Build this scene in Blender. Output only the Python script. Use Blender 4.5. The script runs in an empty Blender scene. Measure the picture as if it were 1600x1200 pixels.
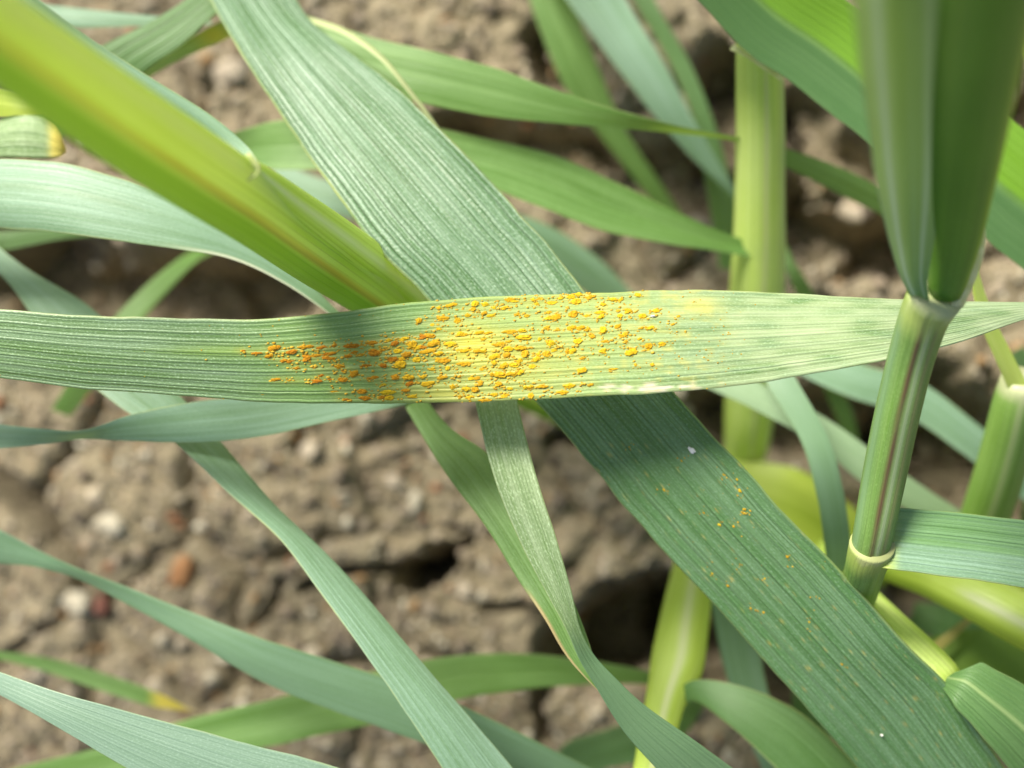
import bpy, bmesh, math, random
import numpy as np
from mathutils import Vector, Matrix

random.seed(7)
RNG = np.random.default_rng(11)
scene = bpy.context.scene
COL = scene.collection
scene.unit_settings.system = 'METRIC'
scene.unit_settings.scale_length = 0.01          # one unit is one centimetre

# ------------------------------------------------------------------ camera
D0 = 20.0                       # distance to the plane of focus
K = 14.0 / 20.0 / 1600.0        # cm per photo pixel per cm of depth
zc = np.array([-0.197, 0.0875, 1.0]); zc /= np.linalg.norm(zc)
yc = np.array([0, 1.0, 0]); yc = yc - zc * yc.dot(zc); yc /= np.linalg.norm(yc)
xc = np.cross(yc, zc)
R_ = np.array([xc[0], yc[0], zc[0]])
U_ = np.array([xc[1], yc[1], zc[1]])
B_ = np.array([xc[2], yc[2], zc[2]])
F_ = -B_
DG = 33.0                       # distance to the soil along the axis
C_ = -F_ * DG
cam_data = bpy.data.cameras.new('camera')
cam = bpy.data.objects.new('camera', cam_data)
COL.objects.link(cam)
m = Matrix(((R_[0], U_[0], B_[0], C_[0]), (R_[1], U_[1], B_[1], C_[1]), (R_[2], U_[2], B_[2], C_[2]), (0, 0, 0, 1)))
cam.matrix_world = m
cam_data.sensor_width = 36.0
cam_data.lens = 36.0 * 20.0 / 14.0
cam_data.clip_start = 0.1
cam_data.clip_end = 3000.0
cam_data.dof.use_dof = True
cam_data.dof.focus_distance = D0 + 0.25
cam_data.dof.aperture_fstop = 0.10
cam_data.dof.aperture_blades = 0
scene.camera = cam

# ------------------------------------------------------------------ sky, sun, exposure
SUN_EL, SUN_AZ = 51.0, -30.0     # azimuth: degrees from the top of the picture, to the right
world = bpy.data.worlds.new('World')
scene.world = world
world.use_nodes = True
wn = world.node_tree
sky = wn.nodes.new('ShaderNodeTexSky')
sky.sky_type = 'NISHITA'
sky.sun_disc = False
sky.sun_elevation = math.radians(SUN_EL)
sky.sun_rotation = math.radians(SUN_AZ)
sky.air_density = 1.0
sky.dust_density = 3.0
wn.links.new(sky.outputs[0], wn.nodes['Background'].inputs[0])
wn.nodes['Background'].inputs[1].default_value = 0.095
sd = bpy.data.lights.new('sun', 'SUN')
sd.energy = 4.9
sd.angle = math.radians(17.0)
sd.color = (1.0, 0.94, 0.83)
sun = bpy.data.objects.new('sun', sd)
COL.objects.link(sun)
sun.rotation_euler = (-math.radians(90 - SUN_EL), 0, -math.radians(SUN_AZ))
sun.location = (0, 40, 80)
scene.view_settings.view_transform = 'Standard'
scene.view_settings.look = 'None'
scene.view_settings.exposure = 0.8
scene.view_settings.gamma = 1.0
scene.view_settings.use_curve_mapping = False
scene.render.engine = 'CYCLES'
scene.cycles.use_denoising = True
scene.cycles.max_bounces = 10
scene.cycles.diffuse_bounces = 5
scene.cycles.transmission_bounces = 6

# ------------------------------------------------------------------ helpers
def W(u, v, d):
    u, v, d = np.broadcast_arrays(np.asarray(u, float), np.asarray(v, float), np.asarray(d, float))
    x = (u - 800.0) * K * d
    y = -(v - 600.0) * K * d
    return C_ + d[..., None] * F_ + x[..., None] * R_ + y[..., None] * U_

def to_px(P):
    Q = P - C_
    d = Q @ F_
    return 800 + (Q @ R_) / d / K, 600 - (Q @ U_) / d / K, d

def ground_at(u, v, z=0.0):
    r = W(u, v, 1.0) - C_
    t = (z - C_[2]) / r[..., 2]
    return C_ + r * t[..., None]

def nrm(a):
    return a / np.maximum(np.linalg.norm(a, axis=-1, keepdims=True), 1e-9)

def tag(o, label=None, cat=None, group=None, kind=None):
    if label: o['label'] = label
    if cat: o['category'] = cat
    if group: o['group'] = group
    if kind: o['kind'] = kind
    return o

def resample(st, seg=0.1, n_min=24):
    """Catmull-Rom through the rows of st, resampled evenly in chord length of the first three world columns."""
    st = np.asarray(st, float)
    n = len(st)
    ext = np.vstack([2 * st[0] - st[1], st, 2 * st[-1] - st[-2]])
    out = []
    for i in range(n - 1):
        p0, p1, p2, p3 = ext[i:i + 4]
        a, b, c = (max(np.linalg.norm((q - p)[:3]), 1e-4) ** 0.5 for p, q in ((p0, p1), (p1, p2), (p2, p3)))
        m1 = (p2 - p1) + b * ((p1 - p0) / a - (p2 - p0) / (a + b))
        m2 = (p2 - p1) + b * ((p3 - p2) / c - (p3 - p1) / (b + c))
        t = np.linspace(0, 1, 40, endpoint=False)[:, None]
        out.append((2 * t**3 - 3 * t**2 + 1) * p1 + (t**3 - 2 * t**2 + t) * m1 + (-2 * t**3 + 3 * t**2) * p2 + (t**3 - t**2) * m2)
    out.append(st[-1:])
    o = np.vstack(out)
    l = np.concatenate([[0], np.cumsum(np.linalg.norm(np.diff(o[:, :3], axis=0), axis=1))])
    m = max(n_min, int(l[-1] / seg))
    s = np.linspace(0, l[-1], m)
    return np.stack([np.interp(s, l, o[:, k]) for k in range(o.shape[1])], 1), s

def mesh_from_grid(name, P, uv, mat, closed_u=False, tint=None, parent=None):
    """P (M, N, 3) grid of points, uv (M, N, 2)."""
    M, N = P.shape[:2]
    idx = np.arange(M * N).reshape(M, N)
    if closed_u:
        a = idx[:-1]; b = idx[1:]
        q = np.stack([a, np.roll(a, -1, 1), np.roll(b, -1, 1), b], -1).reshape(-1, 4)
        U = uv.reshape(-1, 2)[q]
        wrap = np.zeros((M - 1, N), bool); wrap[:, -1] = True
        w = wrap.reshape(-1)
        U[w, 1, 0] += 1.0; U[w, 2, 0] += 1.0
    else:
        q = np.stack([idx[:-1, :-1], idx[:-1, 1:], idx[1:, 1:], idx[1:, :-1]], -1).reshape(-1, 4)
        U = uv.reshape(-1, 2)[q]
    me = bpy.data.meshes.new(name)
    me.from_pydata(P.reshape(-1, 3).tolist(), [], q.tolist())
    l = me.uv_layers.new(name='UVMap')
    l.data.foreach_set('uv', U.astype(np.float32).reshape(-1))
    if tint is not None:
        at = me.color_attributes.new('tint', 'FLOAT_COLOR', 'POINT')
        at.data.foreach_set('color', tint.astype(np.float32).reshape(-1))
    me.shade_smooth()
    me.materials.append(mat)
    me.update()
    o = bpy.data.objects.new(name, me)
    COL.objects.link(o)
    if parent is not None:
        o.parent = parent
    return o

def outside(p):
    u, v, _ = to_px(p)
    return u < -30 or u > 1630 or v < -30 or v > 1230

def run_on(E1, E2, to_soil):
    """A blade that leaves the picture goes on: out to a drooping tip, or down to the soil where it grows."""
    c = (E1[-1] + E2[-1]) / 2; a = (E2[-1] - E1[-1]) / 2
    d = c - (E1[-2] + E2[-2]) / 2
    d = d / np.linalg.norm(d)
    if to_soil:
        wd, n = (0.95, 0.8, 0.62, 0.45, 0.35), 5
    else:
        wd, n = (1.0, 0.85, 0.6, 0.3, 0.03), 5
    o1, o2 = [], []
    for k in range(n):
        want = np.array([d[0], d[1], 0]); want = want / max(np.linalg.norm(want), 1e-3)
        goal = want * (0.7 if to_soil else 0.9) + np.array([0, 0, -(1.0 if to_soil else 0.35)])
        d = d * 0.6 + 0.4 * goal / np.linalg.norm(goal); d = d / np.linalg.norm(d)
        step = min(3.4, max(0.5, (c[2] - 0.2) / max(-d[2], 0.12) / (n - k))) if to_soil else 2.0
        c = c + d * step
        if c[2] < 0.5: c = np.array([c[0], c[1], 0.5 if not to_soil else max(c[2], -0.3)])
        o1.append(c - a * wd[k]); o2.append(c + a * wd[k])
    return np.vstack([E1, o1]), np.vstack([E2, o2])

LEAVES = {}
def ribbon(name, stations, mat, label=None, group=None, parent=None, camber=0.08, fold=0.0, nu=13, veins=0,
           ridge=0.0, th=0.014, seg=0.12, tint=None, wav=0.012, keep=None):
    """A leaf blade. stations rows: u1, v1, u2, v2, d, t (both margins in photo pixels, mean distance, margin 2 minus margin 1 distance)."""
    st = np.asarray(stations, float)
    E1 = W(st[:, 0], st[:, 1], st[:, 4] - st[:, 5] / 2)
    E2 = W(st[:, 2], st[:, 3], st[:, 4] + st[:, 5] / 2)
    if outside((E1[-1] + E2[-1]) / 2):
        E1, E2 = run_on(E1, E2, parent is None and not outside((E1[0] + E2[0]) / 2) or (parent is None and label and len(label) % 2 == 0))
    if outside((E1[0] + E2[0]) / 2):
        F1, F2 = run_on(E1[::-1], E2[::-1], False)
        E1, E2 = F1[::-1], F2[::-1]
    rows, s = resample(np.hstack([(E1 + E2) / 2, (E2 - E1) / 2]), seg)
    c, a = rows[:, :3], rows[:, 3:]
    T = nrm(np.gradient(c, axis=0))
    Nn = nrm(np.cross(T, a))
    # keep the face that looks at the camera on top, without jumps
    view = C_ - c
    if (Nn * view).sum(1).mean() < 0:
        Nn = -Nn
    hw = np.linalg.norm(a, axis=1)
    if veins:
        nu = veins * 6 + 1
    x = np.linspace(-1, 1, nu)
    # margins are never quite even: small swellings and dents on either side
    sd = random.randint(0, 9999)
    w1, w2 = (1 + 0.05 * fbm(s, 0 * s, 1.1, 4, sd + q) for q in (0, 50))
    wx = np.where(x[None] < 0, w1[:, None], w2[:, None])
    P = c[:, None] + a[:, None] * (x[None] * wx)[..., None]
    h = camber * (1 - x**2)[None] * hw[:, None] + fold * (np.sqrt(x**2 + 0.004))[None] * hw[:, None]
    if wav:
        ph = random.random() * 6
        h = h + wav * (np.abs(x)[None] ** 2) * np.sin(s[:, None] * 1.3 + ph + x[None] * 1.6) + wav * 0.7 * np.sin(s[:, None] * 0.7 + ph * 2)
    if ridge:
        xx = (x + 1) / 2 * veins
        amp = 0.6 + 0.4 * np.sin(xx * 2.399)
        h = h + ridge * (np.abs(np.sin(np.pi * xx)) ** 0.7 * amp)[None] * np.minimum(1, hw / 0.3)[:, None]
    top = P + Nn[:, None] * h[..., None]
    # the thickened margins: the sheet rolls under along both edges
    k = np.minimum(1, hw / 0.2)[:, None] * th
    an = nrm(a)
    e0, e1 = top[:, 0], top[:, -1]
    lo = [e0 + an * k * 0.9 - Nn * k * 1.0, e0 + an * k * 0.1 - Nn * k * 0.9, e0 - an * k * 0.3 - Nn * k * 0.4]
    hi = [e1 + an * k * 0.3 - Nn * k * 0.4, e1 - an * k * 0.1 - Nn * k * 0.9, e1 - an * k * 0.9 - Nn * k * 1.0]
    sheet = np.concatenate([np.stack(lo, 1), top, np.stack(hi, 1)], 1)
    xx = np.concatenate([[0.0, 0.0, 0.0], (x + 1) / 2, [1.0, 1.0, 1.0]])
    M, N = sheet.shape[:2]
    uv = np.stack([np.broadcast_to(xx, (M, N)), np.broadcast_to(s[:, None], (M, N))], -1)
    tn = np.zeros((M, N, 4))
    if tint is not None:
        pu, pv, _ = to_px(sheet)
        tn = tint(pu, pv, uv[..., 0], uv[..., 1] / s[-1])
    idx = np.arange(M * N).reshape(M, N)
    q = np.stack([idx[:-1, :-1], idx[:-1, 1:], idx[1:, 1:], idx[1:, :-1]], -1).reshape(-1, 4)
    if np.einsum('ij,ij->i', np.cross(a, T), Nn).mean() < 0:
        q = q[:, ::-1]
    me = bpy.data.meshes.new(name)
    me.from_pydata(sheet.reshape(-1, 3).tolist(), [], q.tolist())
    l = me.uv_layers.new(name='UVMap')
    l.data.foreach_set('uv', uv.reshape(-1, 2)[q.reshape(-1)].astype(np.float32).reshape(-1))
    at = me.color_attributes.new('tint', 'FLOAT_COLOR', 'POINT')
    at.data.foreach_set('color', tn.astype(np.float32).reshape(-1))
    me.shade_smooth()
    me.materials.append(mat)
    me.update()
    o = bpy.data.objects.new(name, me)
    COL.objects.link(o)
    if parent is not None:
        o.parent = parent
    else:
        tag(o, label, 'leaf', group)
    if keep:
        LEAVES[keep] = (top, Nn, T)
    return o

def tube(name, stations, mat, parent, ground=None, ratio=1.0, ns=36, seg=0.15, seam=0.0, seam_at=0.3, tint=None, flat_dir=None, ribs=0):
    """A sheath or culm. stations rows: u, v, d, half width in photo pixels. ground: further world points (x, y, z, r)."""
    st = np.asarray(stations, float)
    pts = np.hstack([W(st[:, 0], st[:, 1], st[:, 2]), (st[:, 3] * st[:, 2] * K)[:, None]])
    if ground is not None:
        pts = np.vstack([pts, np.asarray(ground, float)])
    if outside(pts[0, :3]):          # the stem goes on outside the picture and ends in a rolled tip
        d = pts[0, :3] - pts[1, :3]; d = d / np.linalg.norm(d)
        ext = [np.append(pts[0, :3] + d * k * 1.3 + np.array([0, 0, -0.05]) * k * k, pts[0, 3] * w) for k, w in ((1, 0.9), (2, 0.7), (3, 0.4), (4, 0.05))]
        pts = np.vstack([ext[::-1], pts])
    if outside(pts[-1, :3]) and ground is None:
        d = pts[-1, :3] - pts[-2, :3]; d = d / np.linalg.norm(d)
        pts = np.vstack([pts] + [np.append(pts[-1, :3] + d * k * 1.3, pts[-1, 3] * w) for k, w in ((1, 0.9), (2, 0.7), (3, 0.4), (4, 0.05))])
    rows, s = resample(pts, seg)
    c, r = rows[:, :3], rows[:, 3]
    T = nrm(np.gradient(c, axis=0))
    view = nrm(C_ - c)
    side = nrm(np.cross(T, view))          # across, as seen from the camera
    up = np.cross(side, T)
    if (T @ U_)[:len(T) // 2].mean() < 0:  # a stem listed from its top: turn it so that the seam faces the same way
        side = -side
    ph = np.linspace(0, 2 * np.pi, ns, endpoint=False)
    rad = np.ones(ns)
    if seam:
        # the overlapping margin of the sheath: a spiral step on the side facing up
        t = ((ph - seam_at * np.pi) / (2 * np.pi)) % 1.0
        rad = 1 + seam * (1 - t)
    if ribs:
        rad = rad + 0.02 * np.cos(ph * ribs)
    P = c[:, None] + (side[:, None] * np.cos(ph)[None, :, None] + up[:, None] * (np.sin(ph) * ratio)[None, :, None]) * (r[:, None] * rad[None])[..., None]
    uv = np.stack([np.broadcast_to(ph / (2 * np.pi), P.shape[:2]), np.broadcast_to(s[:, None], P.shape[:2])], -1)
    tn = np.zeros(P.shape[:2] + (4,))
    if tint is not None:
        pu, pv, _ = to_px(P)
        tn = tint(pu, pv, uv[..., 0], uv[..., 1] / s[-1])
    o = mesh_from_grid(name, P, uv, mat, True, tn, parent)
    # close both ends
    bm = bmesh.new(); bm.from_mesh(o.data)
    bm.verts.ensure_lookup_table()
    M = len(c)
    for k in (0, M - 1):
        try:
            bm.faces.new([bm.verts[k * ns + j] for j in range(ns)])
        except ValueError:
            pass
    bmesh.ops.recalc_face_normals(bm, faces=bm.faces)
    bm.to_mesh(o.data); bm.free()
    o.data.shade_smooth()
    return o

def collar(name, u, v, d, r, du, dv, dd, mat, parent, height=0.25, flare=0.25, gap=0.0, start=0.0, rag=0.3, thick=0.015):
    """A ligule or collar: an upright ragged band round the stem at (u, v, d); du, dv, dd point along the stem."""
    c = W(u, v, d); ax = nrm(W(u + du, v + dv, d + dd) - c)
    side = nrm(np.cross(ax, nrm(C_ - c))); up = np.cross(side, ax)
    n, h = 40, 5
    ph = start + np.linspace(gap, 2 * np.pi - gap, n)
    ring = []
    rr = r * d * K
    for layer in (0, 1):
        rows = []
        for k in range(h):
            t = k / (h - 1)
            rg = np.array([random.uniform(1 - rag, 1) for _ in ph]) if k == h - 1 else np.ones(n)
            rad = rr * (1.02 + flare * t * t) + (thick * (1 - t) if layer == 0 else -0.004) + 0.004
            rows.append(c + ax * (t * height * rg)[:, None] + (side * np.cos(ph)[:, None] + up * np.sin(ph)[:, None]) * rad)
        ring.append(np.array(rows))
    P = np.concatenate([ring[0], ring[1][::-1]], 0)
    uv = np.zeros(P.shape[:2] + (2,)); uv[..., 0] = np.linspace(0, 1, n)[None]; uv[..., 1] = np.linspace(0, 1, P.shape[0])[:, None]
    return mesh_from_grid(name, P, uv, mat, False, np.zeros(P.shape[:2] + (4,)), parent)

def plant(name, label, loc, group=None):
    e = bpy.data.objects.new(name, None)
    e.empty_display_size = 0.5
    COL.objects.link(e)
    tag(e, label, 'wheat plant', group)
    return e

# ------------------------------------------------------------------ materials
class NT:
    def __init__(self, mat):
        mat.use_nodes = True
        self.t = mat.node_tree
        self.t.nodes.clear()
    def n(self, typ, **kw):
        nd = self.t.nodes.new(typ)
        for k, v in kw.items():
            setattr(nd, k, v)
        return nd
    def link(self, a, b):
        self.t.links.new(a, b)
    def val(self, sock, v):
        if hasattr(v, 'links') or isinstance(v, bpy.types.NodeSocket):
            self.link(v, sock)
        else:
            sock.default_value = v
    def math(self, op, a, b=0.0, c=0.0, clamp=False):
        nd = self.n('ShaderNodeMath', operation=op, use_clamp=clamp)
        self.val(nd.inputs[0], a); self.val(nd.inputs[1], b); self.val(nd.inputs[2], c)
        return nd.outputs[0]
    def mix(self, f, a, b, blend='MIX'):
        nd = self.n('ShaderNodeMix', data_type='RGBA', blend_type=blend)
        self.val(nd.inputs[0], f)
        for s, v in ((nd.inputs[6], a), (nd.inputs[7], b)):
            self.val(s, v if isinstance(v, bpy.types.NodeSocket) else (*v, 1.0) if len(v) == 3 else v)
        return nd.outputs[2]
    def smooth(self, x, lo, hi, a=0.0, b=1.0):
        nd = self.n('ShaderNodeMapRange', interpolation_type='SMOOTHSTEP')
        self.val(nd.inputs[0], x)
        for i, v in enumerate((lo, hi, a, b)):
            nd.inputs[i + 1].default_value = v
        return nd.outputs[0]
    def noise(self, vec, scale, detail=2.0, rough=0.5, dim='3D'):
        nd = self.n('ShaderNodeTexNoise', noise_dimensions=dim)
        self.link(vec, nd.inputs['Vector'])
        nd.inputs['Scale'].default_value = scale
        nd.inputs['Detail'].default_value = detail
        nd.inputs['Roughness'].default_value = rough
        return nd.outputs[0]
    def comb(self, x, y, z=0.0):
        nd = self.n('ShaderNodeCombineXYZ')
        self.val(nd.inputs[0], x); self.val(nd.inputs[1], y); self.val(nd.inputs[2], z)
        return nd.outputs[0]

def leaf_mat(name, deep, bloom, veins=20, trans=(0.38, 0.58, 0.07), tf=0.3, rough=0.5, margin=(0.34, 0.40, 0.15), mw=0.018,
             line=0.5, speck=0.35, width=1.3, bump=0.25, bloom_amt=0.5, sheen=0.0, stripe=1.0):
    mat = bpy.data.materials.new(name)
    g = NT(mat)
    uvn = g.n('ShaderNodeUVMap', uv_map='UVMap')
    sp = g.n('ShaderNodeSeparateXYZ'); g.link(uvn.outputs[0], sp.inputs[0])
    x, y = sp.outputs[0], sp.outputs[1]
    oi = g.n('ShaderNodeObjectInfo')
    off = g.math('MULTIPLY', oi.outputs['Random'], 37.0)
    wp = g.noise(g.comb(g.math('ADD', g.math('MULTIPLY', x, 5.0), off), g.math('MULTIPLY', y, 0.07)), 1.0, 2.0)
    xv = g.math('ADD', g.math('MULTIPLY', x, float(veins)), g.math('MULTIPLY', wp, 2.6))
    # broad stripes along the blade, thin ones between the veins
    f1 = g.noise(g.comb(g.math('ADD', g.math('MULTIPLY', xv, 0.8), off), g.math('MULTIPLY', y, 0.10)), 1.0, 2.0)
    f2 = g.noise(g.comb(g.math('ADD', g.math('MULTIPLY', xv, 2.2), off), g.math('MULTIPLY', y, 0.35)), 1.0, 2.0)
    f3 = g.noise(g.comb(g.math('ADD', g.math('MULTIPLY', x, 3.0), off), g.math('MULTIPLY', y, 0.5)), 1.0, 3.0)
    b = g.math('ADD', g.math('MULTIPLY', g.smooth(f1, 0.35, 0.65), 0.55 * stripe), g.math('MULTIPLY', g.smooth(f3, 0.3, 0.7), 0.45))
    b = g.math('ADD', g.math('MULTIPLY', b, 0.9), g.math('MULTIPLY', g.math('SUBTRACT', f2, 0.5), 0.7 * stripe))
    b = g.math('ADD', b, bloom_amt - 0.5, clamp=True)
    col = g.mix(b, deep, bloom)
    # rows of stomata and wax specks
    spk = g.noise(g.comb(g.math('MULTIPLY', x, width * 55.0), g.math('MULTIPLY', y, 26.0), off), 1.0, 1.0)
    spf = g.smooth(spk, 0.52, 0.75)
    col = g.mix(g.math('MULTIPLY', spf, speck), col, tuple(min(1, c * 1.6 + 0.10) for c in bloom))
    spd = g.smooth(spk, 0.46, 0.30)
    col = g.mix(g.math('MULTIPLY', spd, speck * 0.6), col, tuple(c * 0.6 for c in deep))
    # grooves between the veins
    fr = g.math('ABSOLUTE', g.math('SUBTRACT', g.math('FRACT', xv), 0.5))
    ln = g.smooth(fr, 0.36, 0.5)
    irr = g.smooth(g.noise(g.comb(g.math('ADD', g.math('ROUND', xv), off), g.math('MULTIPLY', y, 0.12)), 1.7, 1.0), 0.35, 0.65)
    lf = g.math('MULTIPLY', g.math('MULTIPLY', ln, irr), line)
    col = g.mix(lf, col, tuple(c * 0.45 for c in deep))
    # pale margin
    ed = g.math('ABSOLUTE', g.math('SUBTRACT', x, 0.5))
    mf = g.smooth(ed, 0.5 - mw, 0.5 - mw * 0.35)
    mn = g.smooth(g.noise(g.comb(off, g.math('MULTIPLY', y, 0.8)), 1.0, 2.0), 0.3, 0.7, 0.25, 0.9)
    col = g.mix(g.math('MULTIPLY', mf, mn), col, margin)
    at = g.n('ShaderNodeAttribute', attribute_name='tint')
    col = g.mix(at.outputs['Alpha'], col, at.outputs['Color'])
    bs = g.n('ShaderNodeBsdfPrincipled')
    g.link(col, bs.inputs['Base Color'])
    g.val(bs.inputs['Roughness'], g.math('ADD', g.math('MULTIPLY', f2, 0.2), rough - 0.1))
    bs.inputs['Specular IOR Level'].default_value = 0.5
    bs.inputs['Sheen Weight'].default_value = sheen
    bs.inputs['Sheen Roughness'].default_value = 0.4
    hgt = g.math('ADD', g.math('MULTIPLY', ln, -0.8), g.math('ADD', g.math('MULTIPLY', f2, 0.8), g.math('MULTIPLY', spk, 0.5)))
    bp = g.n('ShaderNodeBump')
    bp.inputs['Strength'].default_value = bump
    bp.inputs['Distance'].default_value = 0.03
    g.link(hgt, bp.inputs['Height'])
    g.link(bp.outputs[0], bs.inputs['Normal'])
    tr = g.n('ShaderNodeBsdfTranslucent')
    tcol = g.mix(g.math('MULTIPLY', at.outputs['Alpha'], 0.7), g.mix(g.math('MULTIPLY', ln, 0.4), trans, tuple(c * 0.6 for c in trans)), at.outputs['Color'])
    g.link(tcol, tr.inputs[0])
    mx = g.n('ShaderNodeMixShader')
    mx.inputs[0].default_value = tf
    g.link(bs.outputs[0], mx.inputs[1]); g.link(tr.outputs[0], mx.inputs[2])
    out = g.n('ShaderNodeOutputMaterial')
    g.link(mx.outputs[0], out.inputs[0])
    return mat

def plain_mat(name, a, b, scale=8.0, rough=0.7, bump=0.3, tf=0.0, trans=None, dist=0.03, detail=3.0, vary=0.0, spec=0.3):
    mat = bpy.data.materials.new(name)
    g = NT(mat)
    tc = g.n('ShaderNodeTexCoord')
    f = g.noise(tc.outputs['Object'], scale, detail, 0.6)
    col = g.mix(g.smooth(f, 0.3, 0.7), a, b)
    if vary:
        oi = g.n('ShaderNodeObjectInfo')
        hs = g.n('ShaderNodeHueSaturation')
        g.val(hs.inputs['Hue'], g.math('ADD', 0.5 - vary * 0.06, g.math('MULTIPLY', oi.outputs['Random'], vary * 0.1)))
        g.val(hs.inputs['Value'], g.math('ADD', 1 - vary * 0.4, g.math('MULTIPLY', oi.outputs['Random'], vary * 0.7)))
        g.link(col, hs.inputs['Color'])
        col = hs.outputs[0]
    bs = g.n('ShaderNodeBsdfPrincipled')
    g.link(col, bs.inputs['Base Color'])
    bs.inputs['Roughness'].default_value = rough
    bs.inputs['Specular IOR Level'].default_value = spec
    bp = g.n('ShaderNodeBump'); bp.inputs['Strength'].default_value = bump; bp.inputs['Distance'].default_value = dist
    g.link(f, bp.inputs['Height']); g.link(bp.outputs[0], bs.inputs['Normal'])
    out = g.n('ShaderNodeOutputMaterial')
    if tf:
        tr = g.n('ShaderNodeBsdfTranslucent'); g.val(tr.inputs[0], (*trans, 1))
        mx = g.n('ShaderNodeMixShader'); mx.inputs[0].default_value = tf
        g.link(bs.outputs[0], mx.inputs[1]); g.link(tr.outputs[0], mx.inputs[2]); g.link(mx.outputs[0], out.inputs[0])
    else:
        g.link(bs.outputs[0], out.inputs[0])
    return mat

def soil_mat():
    mat = bpy.data.materials.new('soil')
    g = NT(mat)
    tc = g.n('ShaderNodeTexCoord')
    p = tc.outputs['Object']
    n1 = g.noise(p, 0.35, 4.0, 0.6)
    n2 = g.noise(p, 2.2, 4.0, 0.65)
    n3 = g.noise(p, 4.6, 4.0, 0.7)
    n4 = g.noise(p, 26.0, 2.0, 0.6)
    col = g.mix(g.smooth(n1, 0.35, 0.65), (0.137, 0.110, 0.065), (0.222, 0.186, 0.115))
    col = g.mix(g.math('MULTIPLY', g.smooth(n2, 0.40, 0.72), 0.7), col, (0.281, 0.242, 0.157))
    col = g.mix(g.math('MULTIPLY', g.smooth(n2, 0.50, 0.30), 0.55), col, (0.085, 0.065, 0.043))
    col = g.mix(g.math('MULTIPLY', g.smooth(n3, 0.54, 0.70), 0.75), col, (0.326, 0.285, 0.194))
    col = g.mix(g.math('MULTIPLY', g.smooth(n3, 0.46, 0.32), 0.75), col, (0.067, 0.050, 0.033))
    vo = g.n('ShaderNodeTexVoronoi'); g.link(p, vo.inputs['Vector']); vo.inputs['Scale'].default_value = 7.0
    sc_ = g.n('ShaderNodeSeparateColor'); g.link(vo.outputs['Color'], sc_.inputs[0])
    spot = g.math('MULTIPLY', g.smooth(vo.outputs['Distance'], 0.42, 0.22), g.smooth(sc_.outputs[0], 0.80, 0.84))
    col = g.mix(g.math('MULTIPLY', spot, 0.8), col, g.mix(sc_.outputs[1], (0.266, 0.144, 0.052), (0.414, 0.372, 0.281)))
    col = g.mix(g.math('MULTIPLY', g.smooth(n4, 0.40, 0.62), 0.35), col, (0.318, 0.277, 0.192))
    bs = g.n('ShaderNodeBsdfPrincipled')
    g.link(col, bs.inputs['Base Color'])
    bs.inputs['Roughness'].default_value = 0.95
    bs.inputs['Specular IOR Level'].default_value = 0.2
    bp = g.n('ShaderNodeBump'); bp.inputs['Strength'].default_value = 0.8; bp.inputs['Distance'].default_value = 0.08
    g.link(g.math('ADD', n3, g.math('MULTIPLY', n4, 0.5)), bp.inputs['Height']); g.link(bp.outputs[0], bs.inputs['Normal'])
    out = g.n('ShaderNodeOutputMaterial'); g.link(bs.outputs[0], out.inputs[0])
    return mat

def grain_mat():
    mat = bpy.data.materials.new('soil_grain')
    g = NT(mat)
    at = g.n('ShaderNodeAttribute', attribute_name='tint')
    bs = g.n('ShaderNodeBsdfPrincipled')
    g.link(at.outputs['Color'], bs.inputs['Base Color'])
    bs.inputs['Roughness'].default_value = 0.85
    out = g.n('ShaderNodeOutputMaterial'); g.link(bs.outputs[0], out.inputs[0])
    return mat

M_SOIL = soil_mat()
M_GRAIN = grain_mat()
M_MAIN = leaf_mat('rusted_blade', (0.105, 0.205, 0.060), (0.26, 0.38, 0.225), veins=22, tf=0.22, line=0.65, speck=0.5, bloom_amt=0.55, rough=0.42)
M_CROSS = leaf_mat('glaucous_blade', (0.060, 0.145, 0.050), (0.205, 0.315, 0.205), veins=24, tf=0.18, stripe=1.15, line=1.0, speck=0.45, bloom_amt=0.42, rough=0.42, bump=0.5)
M_WAX = leaf_mat('waxy_blade', (0.13, 0.225, 0.135), (0.24, 0.345, 0.265), veins=16, tf=0.2, line=0.15, speck=0.55, bloom_amt=0.55, rough=0.42, bump=0.2, stripe=0.5)
M_BLUE = leaf_mat('blue_green_blade', (0.12, 0.23, 0.115), (0.235, 0.375, 0.265), veins=16, tf=0.22, line=0.18, speck=0.2, bloom_amt=0.6, rough=0.45)
M_GREEN = leaf_mat('green_blade', (0.075, 0.185, 0.030), (0.185, 0.33, 0.105), veins=14, tf=0.3, line=0.35, speck=0.2, bloom_amt=0.5)
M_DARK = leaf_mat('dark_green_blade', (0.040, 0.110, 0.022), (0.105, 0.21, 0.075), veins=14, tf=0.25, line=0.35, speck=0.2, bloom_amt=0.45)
M_PALE = leaf_mat('pale_underside', (0.16, 0.265, 0.09), (0.36, 0.47, 0.26), veins=12, tf=0.3, line=0.5, speck=0.5, bloom_amt=0.55, width=0.6)
M_YEL = leaf_mat('yellowed_blade', (0.26, 0.36, 0.03), (0.42, 0.52, 0.08), veins=10, tf=0.35, line=0.2, speck=0.1, trans=(0.55, 0.62, 0.05))
M_STEM = leaf_mat('bright_sheath', (0.40, 0.56, 0.065), (0.58, 0.72, 0.20), veins=30, tf=0.5, line=0.25, speck=0.12, mw=0.0001, rough=0.38, trans=(0.86, 0.96, 0.34), width=2.0)
M_SHOOT = leaf_mat('shoot_sheath', (0.42, 0.62, 0.06), (0.64, 0.80, 0.24), veins=30, tf=0.5, line=0.55, stripe=1.8, speck=0.2, mw=0.0001, rough=0.4, trans=(0.88, 1.0, 0.30), width=2.0, bump=0.35)
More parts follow.
